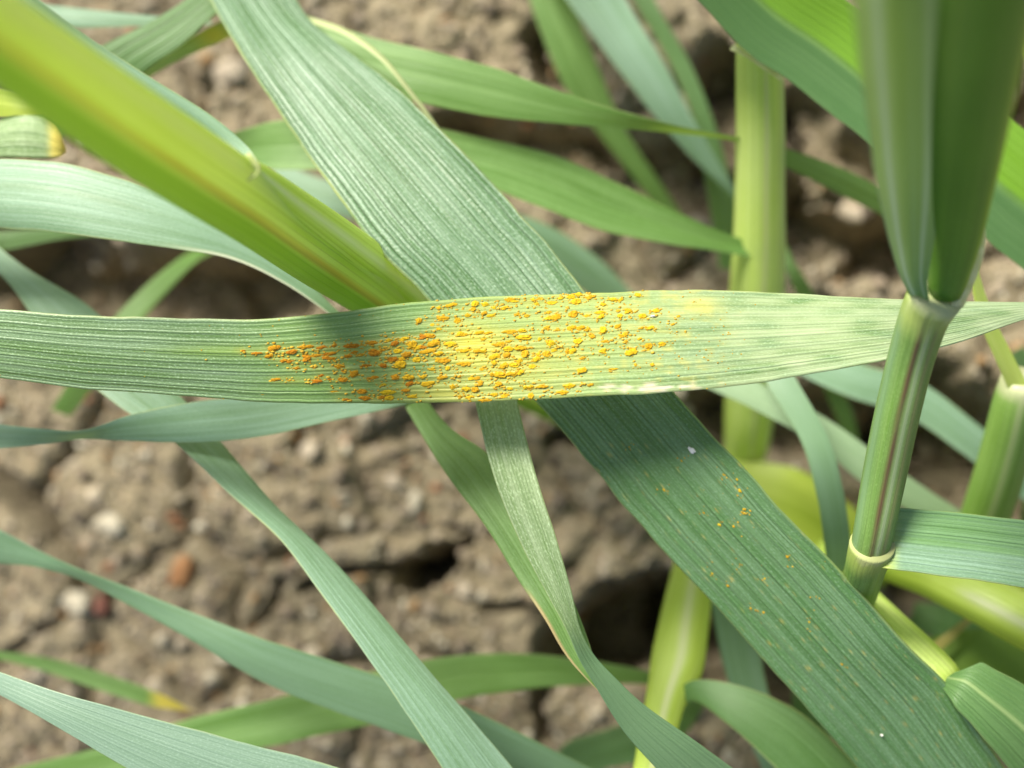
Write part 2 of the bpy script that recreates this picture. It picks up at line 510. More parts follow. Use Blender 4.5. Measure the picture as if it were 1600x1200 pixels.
M_STEMK = leaf_mat('pale_sheath', (0.46, 0.62, 0.10), (0.62, 0.76, 0.26), veins=24, tf=0.3, line=0.25, speck=0.12, mw=0.0001, rough=0.4, trans=(0.86, 0.96, 0.34), width=2.0)
M_STEMG = leaf_mat('green_sheath', (0.14, 0.28, 0.030), (0.28, 0.44, 0.12), veins=26, tf=0.2, line=0.4, speck=0.25, mw=0.0001, rough=0.42, width=2.0)
M_STEMD = leaf_mat('dark_sheath', (0.062, 0.180, 0.008), (0.11, 0.26, 0.018), veins=26, tf=0.15, line=0.3, speck=0.15, mw=0.0001, rough=0.5, width=2.0)
M_LIG = plain_mat('ligule_membrane', (0.56, 0.60, 0.24), (0.74, 0.75, 0.46), scale=6, rough=0.45, tf=0.3, trans=(0.8, 0.85, 0.4))
M_COL = plain_mat('collar_skin', (0.30, 0.38, 0.09), (0.50, 0.54, 0.26), scale=5, rough=0.5, tf=0.2, trans=(0.7, 0.8, 0.3))
M_RUST = plain_mat('rust_spores', (0.44, 0.265, 0.010), (0.62, 0.425, 0.020), scale=2.2, rough=0.9, bump=0.5, dist=0.05, vary=0.25, spec=0.1)
M_RUST2 = plain_mat('orange_rust_spores', (0.36, 0.160, 0.010), (0.50, 0.255, 0.014), scale=2.2, rough=0.9, bump=0.5, dist=0.05, vary=0.25, spec=0.1)  # deeper orange, used for pustules towards the left end
M_DUST = plain_mat('rust_dust', (0.36, 0.22, 0.02), (0.50, 0.34, 0.04), scale=20, rough=0.9, bump=0.2, spec=0.1)
M_WHITE = plain_mat('white_flake', (0.55, 0.54, 0.48), (0.70, 0.69, 0.64), scale=10, rough=0.6)
M_PEB_W = plain_mat('white_stone', (0.311, 0.274, 0.192), (0.429, 0.395, 0.303), scale=4, rough=0.7)
M_PEB_O = plain_mat('orange_stone', (0.200, 0.091, 0.033), (0.281, 0.144, 0.059), scale=4, rough=0.7)
M_PEB_R = plain_mat('red_stone', (0.096, 0.034, 0.022), (0.141, 0.057, 0.037), scale=4, rough=0.7)
M_PEB_G = plain_mat('buff_stone', (0.266, 0.220, 0.155), (0.385, 0.334, 0.252), scale=4, rough=0.8)

# ------------------------------------------------------------------ soil
def vnoise(x, y, seed):
    r = np.random.default_rng(seed)
    t = r.random((256, 256))
    xi, yi = np.floor(x).astype(int), np.floor(y).astype(int)
    fx, fy = x - xi, y - yi
    fx = fx * fx * (3 - 2 * fx); fy = fy * fy * (3 - 2 * fy)
    g = lambda a, b: t[a % 256, b % 256]
    return (g(xi, yi) * (1 - fx) + g(xi + 1, yi) * fx) * (1 - fy) + (g(xi, yi + 1) * (1 - fx) + g(xi + 1, yi + 1) * fx) * fy - 0.5

def fbm(x, y, f, n, seed, g=0.5):
    o = 0; a = 1
    for k in range(n):
        o = o + a * vnoise(x * f + 17.3 * k, y * f - 9.1 * k, seed + k); a *= g; f *= 2.03
    return o

def worley(x, y, f, seed, jit=0.9):
    r = np.random.default_rng(seed)
    jx, jy, hh = r.random((64, 64)), r.random((64, 64)), r.random((64, 64))
    X, Y = x * f, y * f
    xi, yi = np.floor(X).astype(int), np.floor(Y).astype(int)
    d1 = np.full(X.shape, 9.0); d2 = np.full(X.shape, 9.0); hv = np.zeros(X.shape)
    for a in (-1, 0, 1):
        for b in (-1, 0, 1):
            cx, cy = (xi + a) % 64, (yi + b) % 64
            px = xi + a + 0.5 + (jx[cx, cy] - 0.5) * jit; py = yi + b + 0.5 + (jy[cx, cy] - 0.5) * jit
            d = np.hypot(X - px, Y - py)
            n = d < d1
            d2 = np.where(n, d1, np.minimum(d2, d)); hv = np.where(n, hh[cx, cy], hv); d1 = np.where(n, d, d1)
    return d1, d2, hv

CRACKS_AND_SHADE_PITS = [  # photo pixels on the soil, half width (cm), depth (cm)
    ([(-60, 690), (5, 745), (45, 785), (85, 825)], 0.34, 1.8),
    ([(85, 825), (120, 880), (130, 930)], 0.15, 0.6),
    ([(480, 918), (540, 892), (610, 888), (655, 890), (700, 862), (735, 845)], 0.12, 0.9),
    ([(640, 905), (668, 890), (690, 868)], 0.42, 2.6),
    ([(940, 1010), (985, 985), (1040, 965)], 1.1, 4.0),
    ([(1030, 975), (1120, 1040), (1240, 1090), (1330, 1150)], 0.7, 2.0),
    ([(845, 1070), (842, 1110), (850, 1150)], 0.18, 1.2),
    ([(400, 980), (432, 955), (452, 905)], 0.10, 0.7),
    ([(760, 950), (820, 945), (850, 965)], 0.12, 0.6),
    ([(480, 675), (475, 700)], 0.16, 0.7),
    ([(20, 420), (120, 450), (260, 460), (420, 440)], 1.3, 3.2),  # hollow dug deep so that its own walls keep it dark
    ([(1235, 340), (1310, 375), (1400, 380)], 0.9, 2.6),  # dark crack, widened and deepened for more self-shadow
    ([(1240, 190), (1300, 240), (1350, 270)], 0.6, 1.4),  # hollow added for the shade it makes
    ([(1130, 640), (1230, 660), (1330, 640), (1390, 690)], 0.8, 2.4),  # depression added so that its wall shades the soil here
    ([(1420, 890), (1480, 930), (1530, 990)], 0.8, 2.2),
    ([(1000, 270), (1080, 290), (1150, 320)], 0.8, 1.8),  # hollow shaped to give the brownish shade of this soil
    ([(1120, 120), (1150, 200), (1130, 250)], 0.6, 2.0),  # dark gap, deepened so that it shades itself
    ([(1440, 680), (1520, 720), (1620, 760)], 1.3, 3.0),  # broad depression added to darken the soil on the right
    ([(700, 205), (800, 215), (930, 240)], 0.5, 1.5),
    ([(840, 60), (850, 110), (900, 170)], 0.3, 1.0),
    ([(1560, 150), (1610, 190)], 0.6, 2.0),
    ([(860, 690), (880, 680), (900, 690)], 0.2, 0.9),
    ([(1180, 940), (1230, 1000), (1260, 1070)], 0.4, 1.5),
]
def soil_height(x, y):
    wx, wy = x + 0.5 * fbm(x, y, 0.6, 3, 5), y + 0.5 * fbm(x, y, 0.6, 3, 25)
    d1, d2, hv = worley(wx, wy, 0.30, 3)
    e = np.clip((d2 - d1) / 0.22, 0, 1)
    h = 0.55 * (e * (2 - e)) * (0.4 + hv) - 0.25
    d1, d2, hv2 = worley(wx + 0.15 * fbm(x, y, 3, 2, 51), wy, 0.95, 8)
    e2 = np.clip((d2 - d1) / 0.5, 0, 1)
    h = h + 0.17 * np.sqrt(e2) * (0.3 + hv2)
    d1, d2, hv3 = worley(wx * 1.0, wy, 3.1, 31)
    h = h + 0.11 * (1 - np.clip(d1, 0, 1) ** 2) * (hv3 ** 1.5 * 1.5)
    d1, d2, hv4 = worley(x, y, 8.0, 41)
    h = h + 0.05 * (1 - np.clip(d1, 0, 1) ** 2) * (hv4 ** 2 * 1.8)
    h = h + 0.35 * fbm(x, y, 0.25, 3, 71) + 0.10 * fbm(x, y, 1.6, 4, 91)
    wob = 0.35 * fbm(x, y, 1.3, 3, 111)
    for pts, w, dep in CRACKS_AND_SHADE_PITS:
        g = ground_at(*np.array(pts, float).T)[:, :2]
        dm = np.full(x.shape, 99.0)
        for a, b in zip(g[:-1], g[1:]):
            ab = b - a
            t = np.clip(((x - a[0]) * ab[0] + (y - a[1]) * ab[1]) / (ab @ ab), 0, 1)
            dm = np.minimum(dm, np.hypot(x - a[0] - t * ab[0], y - a[1] - t * ab[1]))
        q = np.clip(1 - (dm + wob * w * 1.5) / (w * 1.25), 0, 1)
        h = h - dep * np.clip(q * 1.8, 0, 1) ** 1.3
    return h

def axis(lo, hi, step, far):
    a = np.arange(lo, hi, step)
    g = [a[-1]]; s = step
    while g[-1] < far:
        s *= 1.25; g.append(g[-1] + s)
    b = [a[0]]; s = step
    while b[-1] > -far:
        s *= 1.25; b.append(b[-1] - s)
    return np.concatenate([b[:0:-1], a, g[1:]])
gx, gy = axis(-16, 15, 0.05, 900), axis(-12, 12, 0.05, 900)
GX, GY = np.meshgrid(gx, gy)
GZ = soil_height(GX, GY)
GP = np.stack([GX, GY, GZ], -1)
soil = mesh_from_grid('ground', GP, GP[..., :2] * 0.1, M_SOIL)
tag(soil, 'dry cracked tan field soil under the wheat leaves', kind='structure')

def soil_z(x, y):
    return soil_height(np.asarray([x], float), np.asarray([y], float))[0]

ICO = {}
def ico(sub):
    if sub not in ICO:
        bm = bmesh.new(); bmesh.ops.create_icosphere(bm, subdivisions=sub, radius=1.0)
        ICO[sub] = (np.array([v.co[:] for v in bm.verts]), np.array([[v.index for v in f.verts] for f in bm.faces]))
        bm.free()
    return ICO[sub]

# loose crumbs and sand grains: far too many to count
def grains(n):
    V, Fc = ico(1)
    gxy = np.stack([RNG.uniform(-15, 14, n), RNG.uniform(-11.5, 11.5, n)], 1)
    z = soil_height(gxy[:, 0], gxy[:, 1])
    r = 0.025 + 0.13 * RNG.random(n) ** 5 + 0.03 * RNG.random(n)
    sc = r[:, None] * RNG.uniform(0.6, 1.4, (n, 3))
    P = V[None] * (1 + RNG.uniform(-0.25, 0.25, (n, len(V), 1))) * sc[:, None] + np.concatenate([gxy, z[:, None] + r[:, None] * 0.2], 1)[:, None]
    pal = np.array([(0.244, 0.201, 0.141), (0.333, 0.285, 0.204), (0.170, 0.133, 0.089), (0.444, 0.403, 0.303), (0.266, 0.160, 0.067), (0.096, 0.076, 0.052), (0.222, 0.099, 0.044)])
    ci = RNG.choice(7, n, p=[0.34, 0.24, 0.18, 0.07, 0.06, 0.09, 0.02])
    colr = pal[ci] * RNG.uniform(0.8, 1.2, (n, 1))
    me = bpy.data.meshes.new('soil_crumbs')
    me.from_pydata(P.reshape(-1, 3).tolist(), [], (Fc[None] + (np.arange(n) * len(V))[:, None, None]).reshape(-1, 3).tolist())
    at = me.color_attributes.new('tint', 'FLOAT_COLOR', 'POINT')
    cc = np.concatenate([np.repeat(colr, len(V), 0), np.ones((n * len(V), 1))], 1)
    at.data.foreach_set('color', cc.astype(np.float32).reshape(-1))
    me.shade_smooth(); me.materials.append(M_GRAIN)
    o = bpy.data.objects.new('soil_crumbs', me); COL.objects.link(o)
    tag(o, 'loose crumbs and sand grains scattered over the dry soil', 'soil crumbs', kind='stuff')
grains(16000)

def pebble(u, v, wpx, hpx, rot, mat, label, name='pebble', cat='pebble', seed=0, lift=0.25):
    g = ground_at(u, v)
    d = to_px(g)[2]
    a, b = wpx * K * d / 2, hpx * K * d / 2
    V, Fc = ico(3)
    r = np.random.default_rng(seed + 5)
    off = 1 + 0.22 * np.sin(V @ r.normal(0, 1.6, 3) * 2 + r.random() * 6)[:, None] * 0.6 + 0.12 * np.sin(V @ r.normal(0, 3, 3) + r.random() * 6)[:, None]
    Q = np.sign(V) * np.abs(V) ** 0.8 * off * np.array([a, b, min(a, b) * 0.75])
    me = bpy.data.meshes.new(name)
    me.from_pydata(Q.tolist(), [], Fc.tolist()); me.shade_smooth(); me.materials.append(mat)
    o = bpy.data.objects.new(name, me); COL.objects.link(o)
    z = max(soil_z(g[0] + dx, g[1] + dy) for dx in (-a * 0.5, 0, a * 0.5) for dy in (-b * 0.5, 0, b * 0.5))
    o.location = (g[0], g[1], z + min(a, b) * lift)
    o.rotation_euler = (0.1, -0.15, math.radians(-rot))
    tag(o, label, cat)
    return o
pebble(184, 820, 54, 30, 4, M_PEB_W, 'largest cream white pebble, lying by a black soil crack', seed=1)
pebble(296, 892, 32, 44, 10, M_PEB_O, 'orange brown pebble on pale soil between two leaves', seed=2)
pebble(135, 943, 34, 36, 30, M_PEB_W, 'small round whitish pebble beside the dark red one', seed=3)
pebble(166, 945, 28, 24, 60, M_PEB_R, 'dark red pebble touching a whitish pebble', seed=4)
pebble(656, 784, 18, 36, 10, M_PEB_W, 'slim upright white chip in the middle of bare soil', name='stone_chip', cat='stone chip', seed=5)
pebble(622, 752, 26, 24, 10, M_PEB_G, 'buff rounded crumb above the slim white chip', seed=6)
pebble(500, 706, 30, 30, 0, M_PEB_G, 'buff rounded pebble next to a small dark hole in soil', seed=7)
pebble(268, 996, 18, 16, 0, M_PEB_W, 'tiny white pebble beneath the long blue green leaf', seed=8)
pebble(733, 922, 24, 20, 20, M_PEB_G, 'pale crumb on soil below the black hole', seed=9)
pebble(345, 1055, 20, 18, 0, M_PEB_W, 'tiny pale pebble beside the yellow leaf tip', seed=10)
pebble(270, 1132, 0.1 + 24, 20, 15, M_PEB_G, 'small buff pebble under the bottom blue green leaf margin', seed=11)
pebble(370, 120, 60, 36, -15, M_PEB_G, 'broad buff stone lying on soil beside the crossing leaf', name='stone', cat='stone', seed=12)
pebble(1330, 330, 40, 30, 20, M_PEB_G, 'buff stone on soil behind the tall pale stem', name='stone', cat='stone', seed=13)
pebble(1400, 560 + 110, 30, 22, 20, M_PEB_G, 'buff crumb in shade beside the ribbed stem', seed=14)

# ------------------------------------------------------------------ tints: own blade colours, plus some highlights and shade put into the colour
def T0(pu):
    return np.zeros(pu.shape + (4,))

def sm(x, a, b):
    t = np.clip((x - a) / (b - a), 0, 1)
    return t * t * (3 - 2 * t)

def blend(base, col, a):
    """lay colour col with cover a over an rgba tint"""
    a = np.clip(a, 0, 1)[..., None]
    A = base[..., 3:]
    out = base.copy()
    na = a + A * (1 - a)
    out[..., :3] = np.where(na > 1e-6, (np.array(col) * a + base[..., :3] * A * (1 - a)) / np.maximum(na, 1e-6), 0)
    out[..., 3:] = na
    return out

def blob(pu, pv, u, v, ru, rv):
    return np.exp(-(((pu - u) / ru) ** 2 + ((pv - v) / rv) ** 2))

Z1 = [(110,427,30,12),(195,448,80,16),(325,415,90,40),(315,465,40,30),(400,440,70,25),(400,495,90,25),(445,540,60,25),(340,610,50,22),(420,615,30,22),(490,410,40,25),(560,408,110,24),(685,400,30,30),(520,475,50,50),(590,460,60,25),(645,465,90,45),(795,400,70,35),(815,450,90,50),(570,535,30,22),(690,530,80,38),(760,555,35,30),(610,588,40,25),(540,620,70,25),(690,612,25,20),(750,612,45,32),(905,385,60,35),(955,445,50,50),(820,580,60,45),(905,527,80,30),(990,525,35,30),(930,605,70,32),(1040,375,100,50),(1035,420,110,50),(1065,490,120,35),(1105,520,70,40),(1125,460,60,40),(1060,595,60,40),(1005,643,40,25),(1160,595,55,45),(1230,600,40,30),(1140,355,70,35),(1175,395,60,40),(1260,340,100,35),(1240,410,90,30),(1245,440,80,30),(1225,488,50,25),(1330,385,60,40),(1340,450,60,35),(1310,485,40,35),(1385,495,50,45),(1310,552,45,25),(1400,545,35,30),(1355,600,50,25),(1300,640,80,35),(1135,640,40,30),(1145,682,50,25),(1035,690,80,40),(1035,725,50,25),(860,685,55,25),(895,728,50,30),(955,725,35,28),(720,685,60,14),(750,735,60,14),(1175,722,70,25),(1345,165,40,30),(1360,232,75,38),(1325,272,30,20),(1225,250,35,35),(1345,298,30,20)]
Z2 = [(15,148,60,28),(130,175,30,22),(215,142,110,32),(148,208,35,25),(210,198,35,22),(80,245,45,45),(275,158,25,18),(400,118,50,35),(370,158,55,35),(445,122,35,20),(280,218,60,22),(525,140,45,30),(545,112,90,32),(665,130,75,35),(740,95,60,32),(700,108,30,25),(840,85,70,36),(900,95,65,38),(810,130,60,36),(440,208,40,26),(495,210,35,28),(610,195,45,35),(600,228,40,25),(665,222,70,42),(752,205,60,42),(885,215,65,28),(935,218,35,28),(955,190,65,28),(970,150,30,28),(1045,115,90,34),(1185,82,35,34),(1045,180,28,24),(1080,212,40,32),(1145,182,45,40),(1210,218,45,28),(1300,185,45,36),(1415,215,24,26),(1400,270,24,20),(90,330,100,30),(15,395,60,38),(235,320,110,24),(205,362,40,28),(395,318,65,34),(480,302,40,26),(485,352,70,38),(610,295,40,32),(690,302,50,26),(800,288,100,34),(860,300,35,35),(970,298,35,36),(1055,285,40,40),(905,340,60,40),(970,370,45,30),(820,375,65,42),(1095,335,50,40),(1080,375,30,36),(585,355,20,28),(675,385,75,40),(310,395,75,40),(365,378,45,22),(415,420,130,34),(635,448,45,34),(745,438,85,40),(670,430,40,25),(90,432,110,28),(180,428,50,28),(230,432,40,26),(300,470,60,40),(355,465,50,35),(515,455,90,40),(565,485,40,34),(300,505,50,35),(430,500,45,40),(370,525,90,40),(515,530,50,35),(830,480,50,25),(955,442,50,38),(1145,440,60,40),(1250,400,45,30),(1240,430,36,16),(1355,390,40,32),(1190,355,35,22),(1260,280,30,20),(1300,290,35,25),(1205,293,22,20),(345,580,60,45),(395,590,90,50),(440,560,50,40),(95,515,65,36),(65,595,30,25),(165,602,85,30),(200,635,30,40),(255,582,30,28),(215,548,35,20),(55,655,50,38),(140,675,85,32),(145,718,60,34),(80,720,35,30),(215,738,60,18),(310,640,45,40),(370,672,30,22),(345,710,100,30),(310,710,40,26),(510,658,95,30),(580,655,60,30),(525,715,40,40),(800,555,65,34),(775,648,60,30),(690,700,60,36),(895,640,30,14),(1020,548,40,18),(1180,525,24,30),(1280,518,36,26)]
PATCH = [(350 + x / 4, 440 + y / 4, w / 4, h / 4) for x, y, w, h in Z1] + [(700 + x / 4, 440 + y / 4, w / 4, h / 4) for x, y, w, h in Z2]

def main_tint(pu, pv, x, y):
    n = fbm(pu, pv * 5, 0.02, 3, 201) + 0.5
    t = T0(pu)
    t = blend(t, (0.40, 0.49, 0.21), (0.15 + 0.45 * n) * sm(pu, 640, 800) * (1 - 0.35 * sm(pu, 1250, 1600)))
    t = blend(t, (0.42, 0.51, 0.31), 0.6 * n * sm(pu, 1000, 1250))  # paler right end: pale green plus sky and sun sheen put into the colour
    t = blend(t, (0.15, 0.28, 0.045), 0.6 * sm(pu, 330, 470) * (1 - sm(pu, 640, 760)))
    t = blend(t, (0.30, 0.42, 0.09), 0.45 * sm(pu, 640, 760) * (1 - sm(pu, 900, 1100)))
    t = blend(t, (0.62, 0.56, 0.06), 0.9 * blob(pu, pv, 738, 540, 42, 30))
    t = blend(t, (0.62, 0.56, 0.08), 0.6 * blob(pu, pv, 690, 615, 60, 14))
    t = blend(t, (0.56, 0.52, 0.07), 0.45 * blob(pu, pv, 800, 570, 90, 40))
    t = blend(t, (0.60, 0.54, 0.10), 0.55 * blob(pu, pv, 1092, 478, 28, 14))
    t = blend(t, (0.24, 0.38, 0.05), 0.6 * blob(pu, pv, 350, 548, 90, 10))
    halo = np.zeros(pu.shape)
    for u, v, w, h in PATCH:
        halo = halo + 0.55 * blob(pu, pv, u, v, w * 0.6 + 5, h * 0.5 + 3)
    t = blend(t, (0.50, 0.44, 0.06), 0.75 * (1 - np.exp(-halo)))
    n2 = fbm(pu, pv, 0.11, 3, 301)
    dry = sm(n2 + 0.35 * blob(pu, pv, 1010, 606, 110, 9) * 2.2, 0.40, 0.62) * blob(pu, pv, 1020, 605, 130, 14)
    t = blend(t, (0.62, 0.58, 0.44), 0.9 * dry)
    t = blend(t, (0.58, 0.50, 0.10), 0.35 * sm(n2, 0.12, 0.4) * sm(pu, 800, 900) * (1 - sm(pu, 1080, 1180)))
    return t

def tip_tint(u0, u1, col=(0.62, 0.50, 0.08), col2=(0.62, 0.50, 0.34)):
    def f(pu, pv, x, y):
        t = blend(T0(pu), col, 0.95 * sm(pu, u0, u0 + (u1 - u0) * 0.35))
        return blend(t, col2, 0.9 * sm(pu, u0 + (u1 - u0) * 0.6, u1))
    return f

# ------------------------------------------------------------------ blades in the plane of focus
A_ST = [(-160, 478, -170, 566, 20.6, 0.3), (0, 484, 0, 590, 20.35, 0.38), (130, 492, 130, 607, 20.2, 0.42), (300, 500, 300, 620, 20.1, 0.42), (410, 499, 412, 627, 20.05, 0.36),
        (520, 489, 525, 629, 20.0, 0.25), (640, 474, 645, 629, 20.0, 0.08), (760, 464, 765, 627, 20.0, -0.12), (900, 457, 905, 620, 20.05, -0.3), (1050, 455, 1050, 611, 20.1, -0.42),
        (1150, 457, 1150, 601, 20.2, -0.46), (1250, 461, 1250, 587, 20.3, -0.46), (1400, 467, 1395, 560, 20.4, -0.36), (1500, 470, 1500, 534, 20.5, -0.25), (1600, 472, 1600, 499, 20.6, -0.1), (1680, 474, 1680, 478, 20.7, 0)]
main_leaf = ribbon('rusted_leaf', A_ST, M_MAIN, 'pale green leaf covered in orange rust pustules, lying across the other leaves', veins=22, ridge=0.011, camber=0.10,
                   th=0.016, seg=0.08, tint=main_tint, keep='A')

def cross_tint(pu, pv, x, y):
    t = T0(pu)
    n2 = fbm(pu, pv, 0.2, 2, 401)
    # the lower reach turns from the sun; its shade is put in as darker green
    t = blend(t, (0.085, 0.195, 0.060), 0.5 * sm(pv, 560, 700))
    return blend(t, (0.50, 0.40, 0.10), 0.5 * sm(n2, 0.42, 0.55) * sm(pv, 650, 720))
B_ST = [(235, -150, 352, -185, 25.0, 0.2), (290, -65, 415, -95, 24.3, 0.3), (335, 12, 478, 22, 23.6, 0.35), (385, 98, 545, 78, 23.0, 0.4), (455, 203, 625, 144, 22.5, 0.4), (520, 293, 700, 214, 22.05, 0.4), (590, 387, 790, 308, 21.7, 0.35), (660, 458, 865, 395, 21.5, 0.25),
        (730, 530, 945, 494, 21.3, 0.0), (830, 620, 1040, 600, 21.2, -0.35), (920, 724, 1130, 699, 21.2, -0.5), (1010, 828, 1215, 791, 21.25, -0.55), (1110, 938, 1310, 891, 21.35, -0.55),
        (1210, 1049, 1405, 995, 21.5, -0.55), (1300, 1152, 1480, 1074, 21.75, -0.5), (1390, 1258, 1565, 1195, 22.1, -0.5), (1480, 1370, 1650, 1320, 22.6, -0.4)]
cross_leaf = ribbon('crossing_leaf', B_ST, M_CROSS, 'broad blue green ribbed leaf running diagonally underneath the rusted leaf', veins=24, ridge=0.028, camber=0.06,
                    th=0.016, seg=0.08, tint=cross_tint, keep='B')

C1_ST = [(700, 420, 790, 430, 22.6, 0.0), (728, 560, 800, 560, 21.6, 0.0), (742, 625, 808, 625, 21.1, -0.05), (757, 690, 824, 690, 20.9, -0.05), (785, 780, 848, 778, 20.7, -0.05), (820, 862, 873, 856, 20.6, 0.0), (855, 928, 892, 925, 20.55, 0.12),
         (886, 985, 905, 983, 20.55, 0.2), (908, 1035, 926, 1022, 20.6, 0.2), (935, 1080, 962, 1060, 20.65, 0.12), (969, 1136, 1010, 1104, 20.75, 0.05), (1025, 1200, 1090, 1162, 20.9, 0.0), (1090, 1270, 1170, 1218, 21.2, 0), (1180, 1350, 1260, 1290, 21.6, 0)]
def c1_tint(pu, pv, x, y):
    return blend(T0(pu), (0.125, 0.235, 0.115), 0.9 * sm(pv, 960, 1030))
C1 = ribbon('narrow_leaf', C1_ST, M_PALE, 'narrow leaf with pale underside that twists to blue green below', veins=12, ridge=0.010, camber=0.04, th=0.012, seg=0.07, tint=c1_tint)
C2_ST = [(560, 470, 610, 455, 24.2, 0.0), (600, 560, 640, 545, 23.4, 0.0), (628, 625, 662, 615, 22.8, 0.05), (665, 690, 705, 670, 22.3, -0.1), (700, 745, 765, 712, 21.9, -0.1), (760, 825, 820, 800, 21.5, -0.1), (810, 905, 868, 880, 21.2, -0.1), (850, 965, 900, 950, 21.0, 0.05), (885, 1025, 922, 1010, 20.9, 0.0), (915, 1060, 935, 1052, 20.85, 0), (945, 1090, 950, 1088, 20.85, 0)]
def c2_tint(pu, pv, x, y):
    return blend(T0(pu), (0.55, 0.42, 0.20), 0.9 * sm(pv, 910, 950) * sm(x, 0.12, 0.04))
ribbon('narrow_leaf', C2_ST, M_GREEN, 'plain green leaf with a dry tan lower margin under the pale twisted one', veins=12, ridge=0.008, camber=0.05, tint=c2_tint)

AB5 = [(-140, 1000, -150, 1010, 21.6, 0), (0, 1050, -5, 1084, 21.0, 0.0), (95, 1083, 65, 1122, 20.8, 0), (250, 1125, 200, 1200, 20.75, 0.0), (400, 1166, 330, 1265, 20.8, 0), (540, 1204, 470, 1320, 20.9, 0), (700, 1255, 640, 1380, 21.2, 0)]
ribbon('wheat_leaf', AB5, M_WAX, 'waxy blue grey leaf with bright yellow upper margin, under the yellow tipped small leaf', veins=16, ridge=0.004, camber=0.07, seg=0.08, tint=lambda pu, pv, x, y: blend(T0(pu), (0.21, 0.33, 0.235), 0.55 + 0 * pu))
AB2 = [(-150, 310, -110, 285, 24.6, 0), (0, 428, 28, 410, 24.0, -0.05), (70, 520, 140, 480, 23.5, 0.3), (160, 615, 255, 590, 23.0, 0.3), (270, 690, 345, 690, 22.5, 0.3), (355, 768, 435, 795, 22.1, 0.3), (440, 845, 515, 872, 21.8, 0.3), (510, 940, 598, 962, 21.5, 0.3), (575, 1030, 682, 1060, 21.3, 0.3), (640, 1120, 755, 1145, 21.2, 0.3), (698, 1210, 815, 1220, 21.2, 0.3), (760, 1320, 880, 1320, 21.3, 0)]
ribbon('wheat_leaf', AB2, M_BLUE, 'long pale blue green leaf slanting over bare soil from under the rusted leaf', veins=16, ridge=0.005, camber=0.09, seg=0.1)
AB1 = [(-150, 640, -150, 705, 22.8, 0), (0, 663, 0, 700, 22.4, 0.0), (60, 670, 60, 694, 22.3, 0.15), (128, 673, 128, 685, 22.2, 0.25), (200, 650, 198, 689, 22.1, 0.12), (300, 629, 300, 691, 22.1, 0), (400, 619, 400, 682, 22.2, -0.05), (520, 600, 520, 657, 22.4, -0.1), (620, 570, 630, 632, 22.7, -0.1), (760, 520, 770, 590, 23.4, 0)]
ribbon('wheat_leaf', AB1, M_BLUE, 'blue green leaf that twists edge-on, just under the left end of the rusted leaf', veins=14, camber=0.06, seg=0.1)
AB3 = [(-150, 760, -160, 850, 24.2, 0.22), (0, 828, -5, 880, 23.8, 0.22), (60, 860, 55, 886, 23.6, 0.1), (130, 893, 125, 906, 23.4, 0.2), (215, 925, 200, 945, 23.3, 0.15), (320, 965, 295, 998, 23.2, 0.05), (430, 1005, 395, 1058, 23.1, 0.22), (560, 1046, 520, 1110, 23.1, 0.22), (680, 1085, 650, 1156, 23.2, 0.22), (800, 1140, 760, 1200, 23.4, 0.22), (930, 1205, 880, 1250, 23.7, 0.22), (1060, 1280, 1000, 1330, 24.2, 0.22)]
ribbon('wheat_leaf', AB3, M_BLUE, 'long muted green leaf stretching low over the soil under the pale blue green one', veins=14, camber=0.08, seg=0.1, tint=lambda pu, pv, x, y: blend(T0(pu), (0.10, 0.19, 0.09), 0.5 + 0 * pu))
AB4 = [(-120, 1010, -120, 1016, 27.6, 0), (0, 1018, 0, 1031, 27.2, 0), (80, 1029, 78, 1052, 27.0, 0), (180, 1058, 170, 1083, 26.8, 0), (250, 1085, 240, 1104, 26.8, 0), (285, 1102, 282, 1110, 26.9, 0), (312, 1113, 312, 1114, 27, 0)]
ribbon('wheat_leaf', AB4, M_GREEN, 'small short leaf with a yellow and tan tip lying over soil', veins=8, camber=0.05, seg=0.1, tint=tip_tint(225, 308))
AB6 = [(-120, 1250, -90, 1290, 26.0, 0), (37, 1197, 60, 1250, 25.8, 0), (165, 1165, 190, 1225, 25.6, 0), (296, 1124, 330, 1185, 25.5, 0), (457, 1083, 480, 1152, 25.4, 0), (580, 1050, 600, 1125, 25.4, 0), (687, 1027, 725, 1090, 25.5, 0), (780, 1021, 800, 1080, 25.7, 0), (875, 1026, 870, 1072, 25.9, 0), (1006, 1048, 1000, 1068, 26.2, 0.1), (1100, 1075, 1100, 1085, 26.6, 0.1)]
ribbon('wheat_leaf', AB6, M_GREEN, 'soft green leaf low over soil, passing beneath three blue green leaves', veins=12, camber=0.06, fold=0.1, seg=0.1)
AB8 = [(850, 1240, 880, 1290, 28, 0), (880, 1165, 930, 1210, 27.6, 0), (950, 1140, 1000, 1190, 27.4, 0), (1020, 1110, 1060, 1160, 27.3, 0), (1090, 1060, 1110, 1090, 27.5, 0)]
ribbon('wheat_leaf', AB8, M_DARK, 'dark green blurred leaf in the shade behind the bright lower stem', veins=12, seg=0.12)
ribbon('wheat_leaf', [(330, 380, 345, 390, 28.5, 0), (290, 397, 308, 408, 28.0, 0), (235, 440, 262, 455, 27.6, 0), (185, 490, 222, 500, 27.4, 0), (140, 545, 180, 560, 27.4, 0), (80, 640, 110, 650, 27.8, 0)], M_GREEN,
       'small dark leaf deep in shade between the left leaves', veins=10, seg=0.12)
ribbon('wheat_leaf', [(-100, 375, -100, 400, 26, 0), (0, 362, 0, 392, 26, 0), (90, 358, 95, 374, 26.2, 0), (200, 362, 200, 366, 26.6, 0)], M_DARK, 'thin dark leaf tucked under the wide left leaf', veins=8, seg=0.12)

